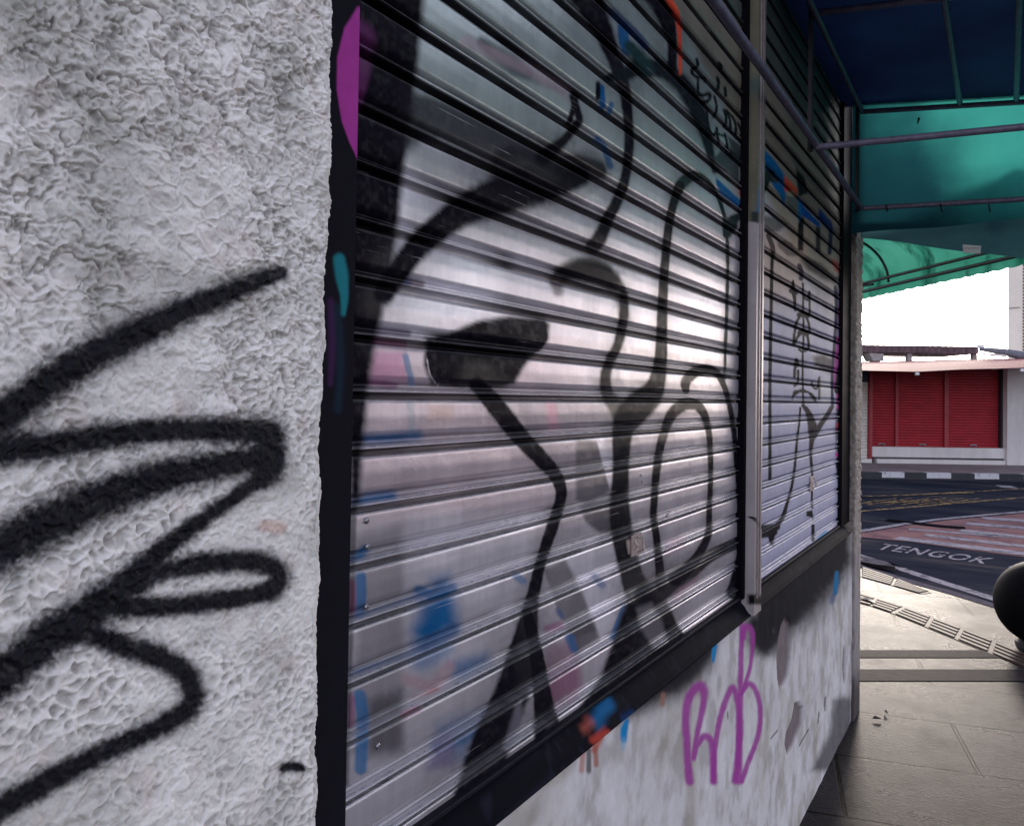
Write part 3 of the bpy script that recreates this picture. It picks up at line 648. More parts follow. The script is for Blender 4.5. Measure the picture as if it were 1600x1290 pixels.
# weathering: thin lime bloom with yellowish-grey old coat showing through
a = sst(.45, .75, nb)[:, None]*.45; cvp.c = cvp.c*(1-a)+lin((176, 174, 168))*a
olive = (sst(.5, .72, fbm(s_*5+3, zz*5, 3, 95).ravel())*(1-sst(100, 330, cvp.u))*.55)[:, None]; cvp.c = cvp.c*(1-olive)+lin((128, 128, 120))*olive
pk = (sst(.62, .8, fbm(s_*40+3, zz*40, 3, 99).ravel())*.25)[:, None]; cvp.c = cvp.c*(1-pk)+lin((196, 170, 164))*pk
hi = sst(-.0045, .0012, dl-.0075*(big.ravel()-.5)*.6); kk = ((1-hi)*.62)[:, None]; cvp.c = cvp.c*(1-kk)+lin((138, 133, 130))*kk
Z1 = lambda *p: z(0, 0, 2.0804, *p); Zb = lambda *p: z(0, 600, 2.0804, *p)
cvp.stroke(Zb((860, 460), (910, 465)), 10, (206, 172, 160), .6, .7)
m0 = cvp.c.copy(); cvp.m[:] = 0
BKS = dict(color=(24, 24, 32), soft=.5, jit=.55)
BK2 = dict(color=(60, 58, 68), soft=.95, jit=.5, alpha=.6)
strokes = [
    (Z1((-80, 1400), (40, 1330), (200, 1215), (350, 1130), (480, 1065), (620, 1000), (760, 945), (870, 900), (915, 888)), [22, 22, 22, 20, 19, 17, 13, 10, 8]),
    (Zb((-60, 222), (0, 215), (200, 195), (400, 162), (600, 150), (780, 150), (870, 165)), [20, 19, 17, 16, 15, 16, 17]),
    (Zb((870, 165), (885, 220), (880, 270), (850, 300)), [17, 17, 16, 14]),
    (Zb((-80, 560), (0, 535), (200, 430), (400, 345), (600, 285), (800, 250), (865, 250)), [30, 29, 28, 24, 20, 16, 16]),
    (Zb((850, 305), (760, 370), (650, 445), (540, 530), (430, 625), (300, 735), (150, 830), (50, 915), (-40, 985)), [11, 9, 10, 12, 16, 22, 24, 24, 26]),
    (Zb((430, 660), (520, 615), (650, 585), (800, 575), (890, 598), (905, 640), (850, 680), (700, 705), (550, 722), (430, 720), (330, 710)), [12, 10, 14, 13, 13, 13, 12, 12, 12, 14, 18]),
    (Zb((180, 800), (300, 815), (400, 850), (500, 880), (590, 930), (625, 990), (612, 1050), (550, 1095), (450, 1145), (350, 1190), (230, 1250), (100, 1320), (-80, 1420)), [16, 14, 15, 14, 15, 15, 14, 13, 12, 13, 14, 15, 17]),
    (Zb((920, 1246), (950, 1240), (980, 1246)), [5, 6, 5]),
]
for p_, r_ in strokes: cvp.stroke(p_, [k*1.5 for k in r_], **BK2)
for p_, r_ in strokes: cvp.stroke(p_, [k*1.3 for k in r_], **BKS)
for p_, r_ in strokes: cvp.stroke([(a_, b_+1) for a_, b_ in p_], [k*.75 for k in r_], color=(17, 17, 24), soft=.7, jit=.7, alpha=.7)
# spray leaves the deepest pits bare and speckles the rims
deep = sst(-.0030, -.0062, dl)*.0
sp = sst(.80, .88, vnoise(s_.ravel()*900, zz.ravel()*900, 3))*sst(.55, .7, vnoise(s_.ravel()*40, zz.ravel()*40, 13))
k3 = (np.clip(cvp.m*(1-cvp.m)*4, 0, 1)*sst(.0005, -.0035, -dl-.001)*0.)
k4 = (np.clip(1.15-cvp.m, 0, 1)*(cvp.m > .02)*(1-sst(-.0048, -.0012, dl))*.8)[:, None]; cvp.c = cvp.c*(1-k4)+m0*k4
k_ = (cvp.m*sp*.0)[:, None]; cvp.c = cvp.c*(1-k_)+m0*k_
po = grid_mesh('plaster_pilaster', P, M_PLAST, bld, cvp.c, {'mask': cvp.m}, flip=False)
po['label'] = 'rough white plaster pilaster with soft black spray-painted loops at the left edge'

# ---- low wall beneath the shutters
def cols_px(p0, p1, X, st): return ycols(p0, p1, X, st)
yw = np.r_[np.linspace(ye+.02, onx(870, 620, XF)[1]-.01, 12), cols_px(870, 1330, XF, 1.1)]; yw = yw[yw < Yp0-.001]; yw = np.r_[yw, Yp0+.002]
zw = np.r_[np.arange(0, ZF-.009, .0042), ZF-.006]
ZZ, YY = np.meshgrid(zw, yw, indexing='ij')
nn = fbm(YY*6, ZZ*6, 5, 101)
X = XF+(fbm(YY*14, ZZ*14, 4, 103)-.5)*.004
P = np.stack([X, YY, ZZ], -1)
cw = Canvas(P, (206, 203, 208))
a = (sst(.48, .75, fbm(YY*7, ZZ*4.5, 5, 105).ravel())*.6)[:, None]; cw.c = cw.c*(1-a)+lin((168, 160, 148))*a
a = (sst(.42, .7, fbm(YY*22, ZZ*14, 5, 107).ravel())*.45)[:, None]; cw.c = cw.c*(1-a)+lin((140, 134, 128))*a
a = (sst(.5, .7, fbm(YY*10, ZZ*9, 5, 109).ravel())*.4)[:, None]; cw.c = cw.c*(1-a)+lin((224, 222, 228))*a
MG = (158, 62, 152)
cw.poly(Z8((1010, 470), (1022, 560), (1035, 640), (1060, 660), (1085, 620), (1120, 560), (1210, 530), (1235, 470), (1265, 450), (1330, 345), (1385, 290), (1400, 380), (1425, 300), (1470, 150), (1470, 60), (1200, 250)), INK, 9)
cw.poly(Z8((380, 950), (520, 870), (640, 850), (740, 760), (790, 690), (830, 620), (760, 640), (500, 800), (300, 960)), (30, 29, 36), 14, 1)
cw.stroke(Z8((300, 985), (430, 925), (560, 850), (660, 790), (740, 720), (800, 660)), [10, 18, 22, 24, 20, 10], (34, 33, 40), .9, .95, jit=.2)
cw.stroke(Z8((1020, 540), (1060, 600), (1130, 500), (1220, 440), (1330, 320), (1420, 220)), [20, 26, 30, 36, 32, 22], (28, 27, 34), .8, 1, jit=.2)
cw.stroke(Z8((1030, 600), (1060, 650), (1110, 590)), [10, 12, 10], (34, 33, 40), .9, .9)
cw.poly(Z8((1390, 900), (1440, 880), (1480, 900), (1480, 1240), (1280, 1240), (1310, 1180), (1370, 1060)), (60, 58, 62), 7, .8)
for pts, r in [(((700, 1290), (690, 1200), (686, 1100), (680, 1000), (690, 910), (720, 850), (755, 835), (768, 880), (755, 970), (732, 1080), (718, 1180), (735, 1120), (770, 1075), (805, 1110), (815, 1290)), [7, 6, 6, 6, 7, 7, 8, 6, 5, 4, 4, 4, 6, 5, 6]),
               (((812, 1290), (820, 1140), (840, 1010), (870, 910), (905, 840), (925, 900), (935, 1000), (935, 1290)), [4, 4, 4.5, 5, 5, 4, 5, 6]),
               (((915, 1290), (935, 1130), (942, 1000), (942, 860), (945, 700), (952, 590), (975, 550), (1000, 580), (998, 680), (985, 760), (955, 850)), [5, 5, 5, 4.5, 4, 4, 5, 4, 3, 3, 3]),
               (((948, 870), (985, 822), (1018, 860), (1036, 930), (1035, 1030), (1012, 1120), (980, 1200), (950, 1290)), [3, 4.5, 4.5, 4, 4, 4, 4, 4]),
               (((952, 545), (958, 600)), [6, 5])]:
    cw.stroke(Z8(*pts), r, MG, .5, .92, jit=.3)
cw.stroke(Z8((820, 640), (815, 680), (812, 715)), [4, 3.4, 2], (30, 130, 190), .4); cw.stroke(Z8((398, 1000), (385, 1040), (383, 1090)), [3.5, 6, 5], (28, 130, 192), .5)
cw.stroke(Z8((383, 1090), (380, 1130)), 4, (120, 170, 200), .6, .5)
cw.stroke(Z8((1405, 290), (1402, 340), (1396, 390)), [3, 4, 3], (26, 110, 160), .4); cw.stroke(Z8((1390, 400), (1380, 430)), 4, (60, 90, 130), .7, .6)
cw.stroke(Z8((572, 875), (568, 920)), 4, (150, 110, 96), .6, .8)
cw.stroke(Z8((270, 1080), (240, 1140)), 5, (190, 84, 66), .6, .8); cw.stroke(Z8((245, 1130), (250, 1210)), 4, (160, 96, 80), .6, .8); cw.stroke(Z8((190, 1130), (180, 1240)), 4, (176, 110, 96), .6, .7)
cw.stroke(Z8((215, 1140), (215, 1240)), 4, (60, 54, 58), .6, .8)
# cracks
for pts in [((1270, 1040), (1235, 1100), (1225, 1120)), ((1120, 1045), (1090, 1085)), ((1320, 960), (1315, 1010)), ((1352, 885), (1350, 950)), ((880, 960), (884, 990)), ((1100, 560), (1104, 575))]:
    cw.stroke(Z8(*pts), 1.1, (84, 78, 78), .3, .8)
# fallen plaster: shallow hollows down to grey render
def hollow(pts, depth=.012):
    pp = np.array(Z8(*pts)); t = Canvas.__new__(Canvas); t.u = cw.u; t.v = cw.v; t.c = np.zeros((len(cw.u), 3)); t.m = np.zeros(len(cw.u)); t.n = cw.n
    t.poly(pp, (255, 255, 255), 1.6, 1); k = t.m
    cc = lin((124, 112, 116))*(.8+.4*fbm(YY*60, ZZ*40, 3, 3).ravel())[:, None]
    cw.c[:] = cw.c*(1-k[:, None])+cc*k[:, None]
    return (k*depth).reshape(P.shape[:2])
hol = hollow(((1160, 500), (1178, 530), (1184, 600), (1182, 720), (1172, 790), (1155, 830), (1132, 845), (1124, 800), (1120, 700), (1128, 610), (1142, 540)))
hol += hollow(((1205, 915), (1225, 912), (1232, 930), (1245, 935), (1240, 1020), (1222, 1060), (1200, 1120), (1170, 1165), (1158, 1110), (1165, 1060), (1190, 1000), (1200, 950)))
hol += hollow(((1440, 640), (1448, 680), (1447, 800), (1441, 830), (1435, 740)))
hol += hollow(((1348, 890), (1356, 910), (1352, 950), (1345, 930)), .006)
P[..., 0] -= hol
lw = grid_mesh('low_wall', P, M_WALL, bld, cw.c, {'mask': cw.m})
lw['label'] = 'low white-painted wall with pink spray letters and patches of fallen plaster under the black sill'

# ---- sill
def sill_paint(cv):
    n = fbm(cv.u/9., cv.v/5., 4, 15); a = (sst(.6, .75, n)*.4)[:, None]; cv.c = cv.c*(1-a)+lin((44, 46, 60))*a
    cv.stroke(Z8((300, 920), (250, 1000)), 12, (30, 96, 146), .5, .9); cv.stroke(Z8((215, 1000), (200, 1040)), 8, (150, 76, 66), .6, .8)
    cv.stroke(Z8((300, 1060), (240, 1090)), 7, (180, 70, 60), .6, .8); cv.stroke(Z8((420, 960), (380, 990)), 5, (24, 60, 110), .5, .7)
ys_ = np.r_[np.linspace(ye+.01, 1.1, 30), cols_px(870, 1330, XF, 1.5)]; ys_ = np.unique(ys_); ys_ = ys_[ys_ < Yp0-.002]
sp_ = [(-.76, ZS+.006), (-.735, ZS+.001), (-.722, ZS-.004), (-.713, ZS-.012), (-.703, ZS-.022), (-.694, ZF+.010), (-.688, ZF+.002), (XF+.0045, ZF-.002), (XF+.003, ZF-.006), (XF-.004, ZF-.010)]
PS = np.array([[(a_, y_, b_) for y_ in ys_] for a_, b_ in sp_]); PS[1:8, :, 2] += (fbm(PS[1:8, :, 1]*14, PS[1:8, :, 0]*60, 3, 6)-.5)*.002; PS[5:8, :, 0] += (fbm(PS[5:8, :, 1]*12, PS[5:8, :, 0]*0, 4, 8)-.5)*.0022
csl = Canvas(PS, (20, 20, 27)); sill_paint(csl)
sb = grid_mesh('sill', PS, M_BLACK, bld, csl.c, {'mask': csl.m}, flip=True)
sb['label'] = 'black-painted window sill ledge below the shutters'
mb = MB(); mb.box((-.722, YL, ZS+.001), (-.706, YA-.031, ZS+.010)); mb.box((-.722, YB, ZS+.001), (-.706, YR-.003, ZS+.010)); 
mb.build('bottom_bar', simple('bottom_bar_paint', (30, 30, 38), .5, 0, .3, 30, spec=.05), bld, bevel=.002)

# ---- corner pillar of coarse roughcast
XPF = -.672; Yp1 = onx(1346.5, 620, XPF)[1]
M_ROUGH = simple('coarse_roughcast', (118, 110, 108), .85, 0, .35, 35, 1., .012)
zz_ = np.arange(0, 3.4, .0045); pr = [(x_, Yp0) for x_ in np.linspace(-.76, -.677, 16)]+[(XPF, Yp0+.005+k*(Yp1-Yp0-.01)/14) for k in range(15)]+[(-.677, Yp1), (-.7, Yp1), (-.9, Yp1), (-1.4, Yp1)]
PP = np.array([[(x_, y_, q) for x_, y_ in pr] for q in zz_])
rgh = (fbm(PP[..., 1]*60+PP[..., 0]*60, PP[..., 2]*70, 5, 201)-.5)*.026*sst(.80, .95, PP[..., 2]); PP[..., 0] += rgh*.8; PP[..., 1] += rgh*.7*(PP[..., 0] > -.72)*(PP[..., 1] < Yp0+.004)-abs(rgh)*.0; 
ccp = Canvas(PP, (150, 140, 134)); nz = PP[..., 2].ravel()
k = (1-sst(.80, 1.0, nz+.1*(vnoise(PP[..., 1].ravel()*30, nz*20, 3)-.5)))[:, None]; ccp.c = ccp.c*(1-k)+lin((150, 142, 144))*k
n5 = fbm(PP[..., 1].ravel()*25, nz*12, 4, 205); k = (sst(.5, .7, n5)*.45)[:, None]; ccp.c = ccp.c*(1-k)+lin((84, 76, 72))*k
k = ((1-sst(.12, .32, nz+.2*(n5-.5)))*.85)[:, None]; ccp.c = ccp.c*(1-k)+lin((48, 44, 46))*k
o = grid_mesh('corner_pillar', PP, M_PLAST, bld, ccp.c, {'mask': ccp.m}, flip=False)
o['label'] = 'narrow grey-brown roughcast pillar at the building corner'

# ---- body of the building behind, closing wall, lintel
mb = MB(); mb.box((-5.5, -1.8, 0), (-.80, Yp1-.01, 4.05)); mb.build('building_body', simple('inner_wall', (120, 118, 116), .9), bld)
mb = MB(); mb.box((-.80, -1.8, 3.245), (-.66, Yp0-.005, 4.2)); mb.build('lintel', simple('lintel_paint', (120, 118, 118), .85, 0, .3, 8), bld)

# ---- screws, hasps
M_SCREW = simple('worn_steel', (150, 148, 156), .3, .8, .3, 60)
def screw(px, py, r=.004):
    c = onx(px, py, XS+.001); mb = MB()
    mb.tube([c+np.array([-.002, 0, 0]), c+np.array([.0012, 0, 0]), c+np.array([.0028, 0, 0])], [r, r, r*.55], 12)
    o = mb.build('screw', M_SCREW, sh1, True); return o
for p in [(573, 813), (574, 854), (572, 948), (590, 1165), (768, 757), (786, 755), (1001, 742), (1003, 752)]: screw(*p, r=.0042 if p[0] < 700 else .003)
def hasp(px, py, par, s=1.):
    c = onx(px, py, XS+.002); mb = MB()
    mb.box(c+np.array([0, -.028*s, -.024*s]), c+np.array([.003, .028*s, .024*s]))
    mb.tube([c+np.array([.003, .006*s, .018*s]), c+np.array([.014, .010*s, .014*s]), c+np.array([.016, .012*s, -.012*s]), c+np.array([.003, .008*s, -.018*s])], .003, 8)
    mb.tube([c+np.array([.003, -.012*s, -.010*s]), c+np.array([.010, -.012*s, 0]), c+np.array([.003, -.012*s, .012*s])], .0025, 8)
    return mb.build('lock_hasp', simple('hasp_metal', (176, 160, 158), .4, .5, .35, 60), par, True, .0)
hasp(993, 850, sh1); hasp(1268, 755, sh2, 1.3)

# ------------------------------------------------------------------ NEAR AWNING (flat roof, hanging end sheet)
XW = -.62; ZL, ZU = 2.619, 3.133; YN, YF = 3.172, 4.284; sl_u = -.115; sl_l = -.05; XO = 2.7; YS_ = 2.4
aw = empty('tube_frame_awning', (XW, YF, ZU), 'dark blue flat awning on grey tubes with glowing turquoise end sheet above the far shutter', 'awning')
zu = lambda x: ZU+(x-XW)*sl_u; zl = lambda x: ZL+(x-XW)*sl_l
rt = .0125
def tubep(name, pts, r=rt, lab=None):
    m = MB(); m.tube(pts, r, 12); o = m.build(name, M_TUBE, aw, True)
    if lab: o['label'] = lab
    return o
tubep('frame_tube', [(XW, .95, ZL+.03), (XW, YF-.001, ZL)], .0135); tubep('frame_tube', [(XW, YS_, ZU), (XW, YF, ZU-.03)], .012)
for Y in (YN, YF):
    tubep('frame_tube', [(XW+.002, Y, zl(XW)), (XO, Y, zl(XO))]); tubep('frame_tube', [(XW+.002, Y, zu(XW)-(.03 if Y == YF else 0)), (XO, Y, zu(XO)-(.02 if Y == YF else 0))])
    m = MB(); m.box((XW-.028, Y-.02, ZL-.01), (XW-.014, Y+.02, ZU+.04)); m.build('wall_bracket', simple('bracket_dark', (48, 44, 52), .6), aw)
for px, py in ((1500, 165), (1588, 170)):
    q = ony(px, py, YF); x = q[0]
    tubep('roof_rib', [(x, YS_, zu(x)+.0), (x, YF, zu(x)-.02)], .012)
tubep('roof_rib', [(1.1, YS_, zu(1.1)), (1.1, YF, zu(1.1)-.02)], .012); tubep('frame_tube', [(XO, YS_, zu(XO)), (XO, YF, zu(XO))], .013)
def sheet(name, fn, nu, nv, mat, parent, flip=False, thick=.0015):
    P = np.array([[fn(i/nu, j/nv) for j in range(nv+1)] for i in range(nu+1)])
    o = grid_mesh(name, P, mat, parent, flip=flip)
    return o
def roof_fn(u_, v_):
    x = -.735+(XO+.755)*u_; y = YS_+(YF+.06-YS_)*v_
    return (x, y, zu(x)+.018+.006*math.sin(u_*9+v_*3)-.008*math.sin(v_*math.pi)*math.sin(u_*13)**2)
sheet('roof_fabric', roof_fn, 50, 50, M_NAVY, aw)
def end_fn(u_, v_):
    x = -.668+(XO+.668)*u_; zt = zu(x)+.03; zb = 2.50-.01*u_+.004*math.sin(u_*40)
    zz = zt+(zb-zt)*v_
    return (x, YF+.016+.010*math.sin(u_*14)*v_+.006*math.sin(v_*5+u_*4), zz)
def front_fn(u_, v_):
    y = YS_+(YF+.03-YS_)*u_; return (XO+.02+.012*math.sin(u_*22)*v_, y, zu(XO)+.02-.62*v_)
sheet('shade_drop_fabric', front_fn, 60, 10, M_NAVY, aw)  # unseen drop sheet, added to darken the upper shutters
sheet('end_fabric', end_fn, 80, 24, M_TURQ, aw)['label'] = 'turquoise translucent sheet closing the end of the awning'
m = MB()
for px in (1385, 1470, 1545):
    m = MB(); q = ony(px, 326, YF); m.tube([q+np.array([0, -.016, .018]), q+np.array([.006, -.018, -.02])], .004, 6); m.build('tie_strap', M_RAILD, aw)
q = ony(1436, 184, YF-.02); m = MB(); m.tube([q, q+np.array([-.006, 0, -.028])], [.006, .003], 8); m.build('tie_strap', M_RAILD, aw)

# grey-blue sheet hanging behind it, with a sticker
YW = 4.45
hs = empty('hanging_fabric_sheet', tuple(ony(1345, 360, YW)), 'blue-grey fabric sheet hanging beneath the turquoise sheet, small white sticker on its lower edge', 'fabric sheet')
A1, A2 = ony(1344, 345, YW), ony(1720, 325, YW); B1, B2 = ony(1344, 371, YW), ony(1720, 421, YW)
def hang_fn(u_, v_):
    t = A1+(A2-A1)*u_; b = B1+(B2-B1)*u_; p = t+(b-t)*v_; return (p[0], p[1]+.012*math.sin(u_*7+v_*2), p[2]+.004*math.sin(u_*12)*v_)
sheet('sheet_fabric', hang_fn, 50, 10, M_GREYF, hs)
m = MB(); c0 = ony(1504, 382, YW-.022); c1_ = ony(1533, 384, YW-.022); c2_ = ony(1532, 396, YW-.022); c3 = ony(1505, 395, YW-.022); off = np.array([0, .002, 0])
m.add([c0, c1_, c2_, c3, c0+off, c1_+off, c2_+off, c3+off], [(3, 2, 1, 0), (4, 5, 6, 7), (0, 1, 5, 4), (1, 2, 6, 5), (2, 3, 7, 6), (3, 0, 4, 7)])
stk = m.build('sticker', simple('sticker_white', (214, 216, 214), .6, 0, .08), hs)
m = MB()
for k in range(7):
    a_ = ony(1507+k*3.4, 388-.3*(k % 2), YW-.0235); m.box(a_-np.array([.003, .0003, .002]), a_+np.array([.003, .0003, .002]))
m.build('print', simple('sticker_print', (178, 96, 96), .6), stk)

# ------------------------------------------------------------------ CORNER AWNING (curved green, beyond)
E1 = onz(1345, 467, 2.40); E2 = onz(1600, 412, 2.40); dE = (E2-E1)/np.linalg.norm(E2-E1)
E0 = E1-dE*1.0; LE = np.linalg.norm(E2-E1)+1.35
nE = np.array([dE[1], -dE[0], 0]);
if nE@(-E1) < 0: nE = -nE
gw = empty('curved_green_awning', tuple(E1), 'sunlit green barrel awning with dark curved rib and scalloped hem, beyond the corner pillar', 'awning')
RA = .38
def can_fn(u_, v_):
    p = E0+dE*LE*u_; th = v_*math.pi/2; fl = 0.*v_; sag = .012*math.sin(u_*LE/ .42*math.pi)**2
    return tuple(p+nE*(RA*(1-math.cos(th))+fl)+Zv*(.085+.8*RA*math.sin(th)-sag*math.sin(th)+fl*.1))
sheet('canopy', can_fn, 90, 26, M_GREEN, gw)
def val_fn(u_, v_):
    p = E0+dE*LE*u_; return tuple(p+Zv*(.085-(.088+.006*abs(math.sin(u_*LE/.11*math.pi)))*v_)+nE*(.004*math.sin(u_*60)*v_))
sheet('valance', val_fn, 300, 4, M_GREEN, gw)
for dz, dn, r in ((.10, .03, .010), (.045, .02, .011)):
    m = MB(); m.tube([E0+nE*dn+Zv*dz, E0+dE*LE+nE*dn+Zv*dz], r, 10); m.build('edge_rail', M_RAILD, gw, True)
t0 = 1.36
for t_ in (t0, t0+1.15, t0-.9):
    if t_ < 0 or t_ > LE: continue
    m = MB(); p = E0+dE*t_
    m.tube([p+nE*(RA*(1-math.cos(a))+.018)+Zv*(.08+.8*RA*math.sin(a)-.012) for a in np.linspace(0, math.pi/2, 14)], .009, 8)
    m.build('canopy_rib', M_RAILD, gw, True)
m = MB(); a_ = can_fn(0, 1); 
m.tube([E0+nE*.03+Zv*.14-dE*0, E1+dE*.18+nE*.02+Zv*.08], .009, 8); m.build('canopy_rib', M_RAILD, gw, True)

# ------------------------------------------------------------------ GROUND
def road_mat():
    m, nt, b = nodes('asphalt'); n = noise_to(nt, .9, 7, .75, (.45, 1.4, 1)); r = ramp(nt, n.outputs[0], [(.32, (.011, .013, .024)), (.52, (.024, .026, .038)), (.72, (.070, .062, .062))])
    n2 = noise_to(nt, 120., 4, .7); r2 = ramp(nt, n2.outputs[0], [(.3, (.6,)*3), (.7, (1.4,)*3)]); nt.links.new(mixc(nt, .7, r.outputs[0], r2.outputs[0], 'MULTIPLY'), b.inputs['Base Color'])
    b.inputs['Roughness'].default_value = .85; b.inputs['Specular IOR Level'].default_value = .0; bump(nt, b, n2.outputs[0], .6, .004); return m
M_ROAD = road_mat()
g = MB(); nG = 60; S_ = 400.
xs = np.sign(np.linspace(-1, 1, nG+1))*np.abs(np.linspace(-1, 1, nG+1))**3*S_
PG = np.array([[(x, y+8, -.05) for x in xs] for y in xs]); road = grid_mesh('road', PG, M_ROAD, smooth=False); tag(road, kind='structure')
ZR = -.05
def gp(px, py, z_=ZR): return onz(px, py, z_)
def plate(name, pts, zz_, mat, parent, flat=True):
    m = MB(); m.add([(p[0], p[1], zz_) for p in pts], [tuple(range(len(pts)))]); me = m.build(name, mat, parent)
    # orient up
    if me.data.polygons[0].normal.z < 0: me.data.flip_normals()
    return me
def line_pts(P, w):
    P = [np.array(p[:2]) for p in P]; L = []; Rr = []
    for i, p in enumerate(P):
        d = P[min(i+1, len(P)-1)]-P[max(i-1, 0)]; d /= np.linalg.norm(d); n = np.array([-d[1], d[0]])*w/2; L.append(p+n); Rr.append(p-n)
    return L, Rr
def line(name, px, w, mat, zz_, parent=road):
    pts = [gp(*p, zz_) for p in px]; P, _ = catmull([p[:2] for p in pts], [1]*len(pts), 6); L, Rr = line_pts(P, w); m = MB(); n = len(P)
    m.add([(p[0], p[1], zz_) for p in L+Rr], [(i, i+1, n+i+1, n+i) for i in range(n-1)]); o = m.build(name, mat, parent)
    if o.data.polygons[0].normal.z < 0: o.data.flip_normals()
    return o
def worn(name, c, c2, th=.42, scale=9.):
    m, nt, b = nodes(name); n = noise_to(nt, scale, 8, .75); r = ramp(nt, n.outputs[0], [(th-.08, tuple(lin(c2))), (th+.06, tuple(lin(c)))]); nt.links.new(r.outputs[0], b.inputs['Base Color'])
    b.inputs['Roughness'].default_value = .85; b.inputs['Specular IOR Level'].default_value = .0; n2 = noise_to(nt, 120., 3, .7); bump(nt, b, n2.outputs[0], .4, .003); return m
M_WL = worn('white_road_paint', (136, 132, 142), (78, 76, 88), .45); M_WT = worn('worn_letter_paint', (138, 134, 146), (44, 44, 54), .47, 16.); M_YL = worn('yellow_road_paint', (150, 128, 92), (70, 64, 66), .52)
M_PINK = worn('pink_road_coating', (122, 94, 96), (96, 76, 82), .48, 3.)
# white edge line, curved
line('edge_line', [(1290, 850), (1344, 868), (1392, 883), (1431, 896), (1500, 918), (1560, 937), (1640, 962), (1760, 1000)], .13, M_WL, ZR+.004)
line('lane_line', [(1300, 803), (1344, 798), (1420, 792), (1500, 785), (1600, 777), (1720, 770)], .10, M_YL, ZR+.004)
line('lane_line', [(1300, 837), (1344, 829.5), (1424, 816.5), (1487, 809), (1600, 799), (1720, 790)], .11, M_WL, ZR+.012)
pk = [gp(1322, 836.5), gp(1345, 833), gp(1424, 820), gp(1487, 812), gp(1600, 802), gp(1760, 790), gp(1760, 892), gp(1600, 870.5), gp(1500, 857), gp(1420, 846), gp(1344, 839)]
plate('pink_coating', pk, ZR+.004, M_PINK, road)
for a_, b_, w in [((1400, 840.5), (1600, 865.5), .26), ((1445, 836), (1600, 854), .22), ((1500, 829), (1600, 839.5), .24), ((1510, 818), (1600, 825.5), .28), ((1535, 809.5), (1600, 814), .3), ((1420, 827), (1510, 834), .14)]:
    A_ = gp(*a_); B_ = gp(*b_); B_ = A_+(B_-A_)*1.7; L, Rr = line_pts([A_, B_], w); m = MB(); m.add([(p[0], p[1], ZR+.008) for p in (L[0], L[1], Rr[1], Rr[0])], [(0, 1, 2, 3)]); o = m.build('stripe', M_WL, road)
    if o.data.polygons[0].normal.z < 0: o.data.flip_normals()
# dark tar smear across the lines
line('tar_patch', [(1385, 811), (1420, 815), (1450, 819), (1480, 822), (1508, 824)], .20, simple('tar', (26, 24, 30), .8, spec=.0), ZR+.016)
# yellow box junction hatch
for k in range(6):
    x0 = 1330+k*26; line('box_hatch', [(x0, 788), (x0+70, 778)], .045, M_YL, ZR+.004)
for k in range(5):
    x0 = 1330+k*30; line('box_hatch', [(x0, 780), (x0+75, 786)], .045, M_YL, ZR+.008)
line('box_hatch', [(1310, 786.5), (1400, 784), (1470, 779)], .06, M_YL, ZR+.012); line('box_hatch', [(1450, 771), (1530, 767), (1620, 762)], .08, M_YL, ZR+.004)
line('lane_line', [(1567, 758), (1578, 762)], .3, M_WL, ZR+.008)
line('box_hatch', [(1300, 776), (1400, 773.5), (1520, 769)], .1, M_YL, ZR+.0160)
# painted words
def ground_text(txt, A, B, C_, D_, zz_):
    cu = bpy.data.curves.new('t', 'FONT'); cu.body = txt; cu.size = 1; cu.space_character = 1.12; cu.resolution_u = 3; cu.offset = .012
    o = bpy.data.objects.new('t', cu); col.objects.link(o); dg = bpy.context.evaluated_depsgraph_get(); me = bpy.data.meshes.new_from_object(o.evaluated_get(dg)); bpy.data.objects.remove(o)
    co = np.array([v.co for v in me.vertices]); lo = co.min(0); hi = co.max(0)
    for v in me.vertices:
        s = (v.co.x-lo[0])/(hi[0]-lo[0]); t = (v.co.y-lo[1])/(hi[1]-lo[1]); p = (A*(1-s)+B*s)*(1-t)+(D_*(1-s)+C_*s)*t; v.co = (p[0], p[1], zz_)
    me.update(); me.name = 'road_words'; o = link('road_words', me, M_WT, road)
    if sum(p.normal.z*p.area for p in me.polygons) < 0: me.flip_normals()
    return o
A_, B_, C2_, D2_ = gp(1366, 857.5), gp(1538, 881), gp(1557, 873), gp(1383, 849)
ground_text('TENGOK', A_, B_, C2_, D2_, ZR+.0045)
dx_ = (B_-A_); ground_text('KIRI', A_+dx_*1.19, A_+dx_*1.85, D2_+(C2_-D2_)*1.88, D2_+(C2_-D2_)*1.22, ZR+.0045)

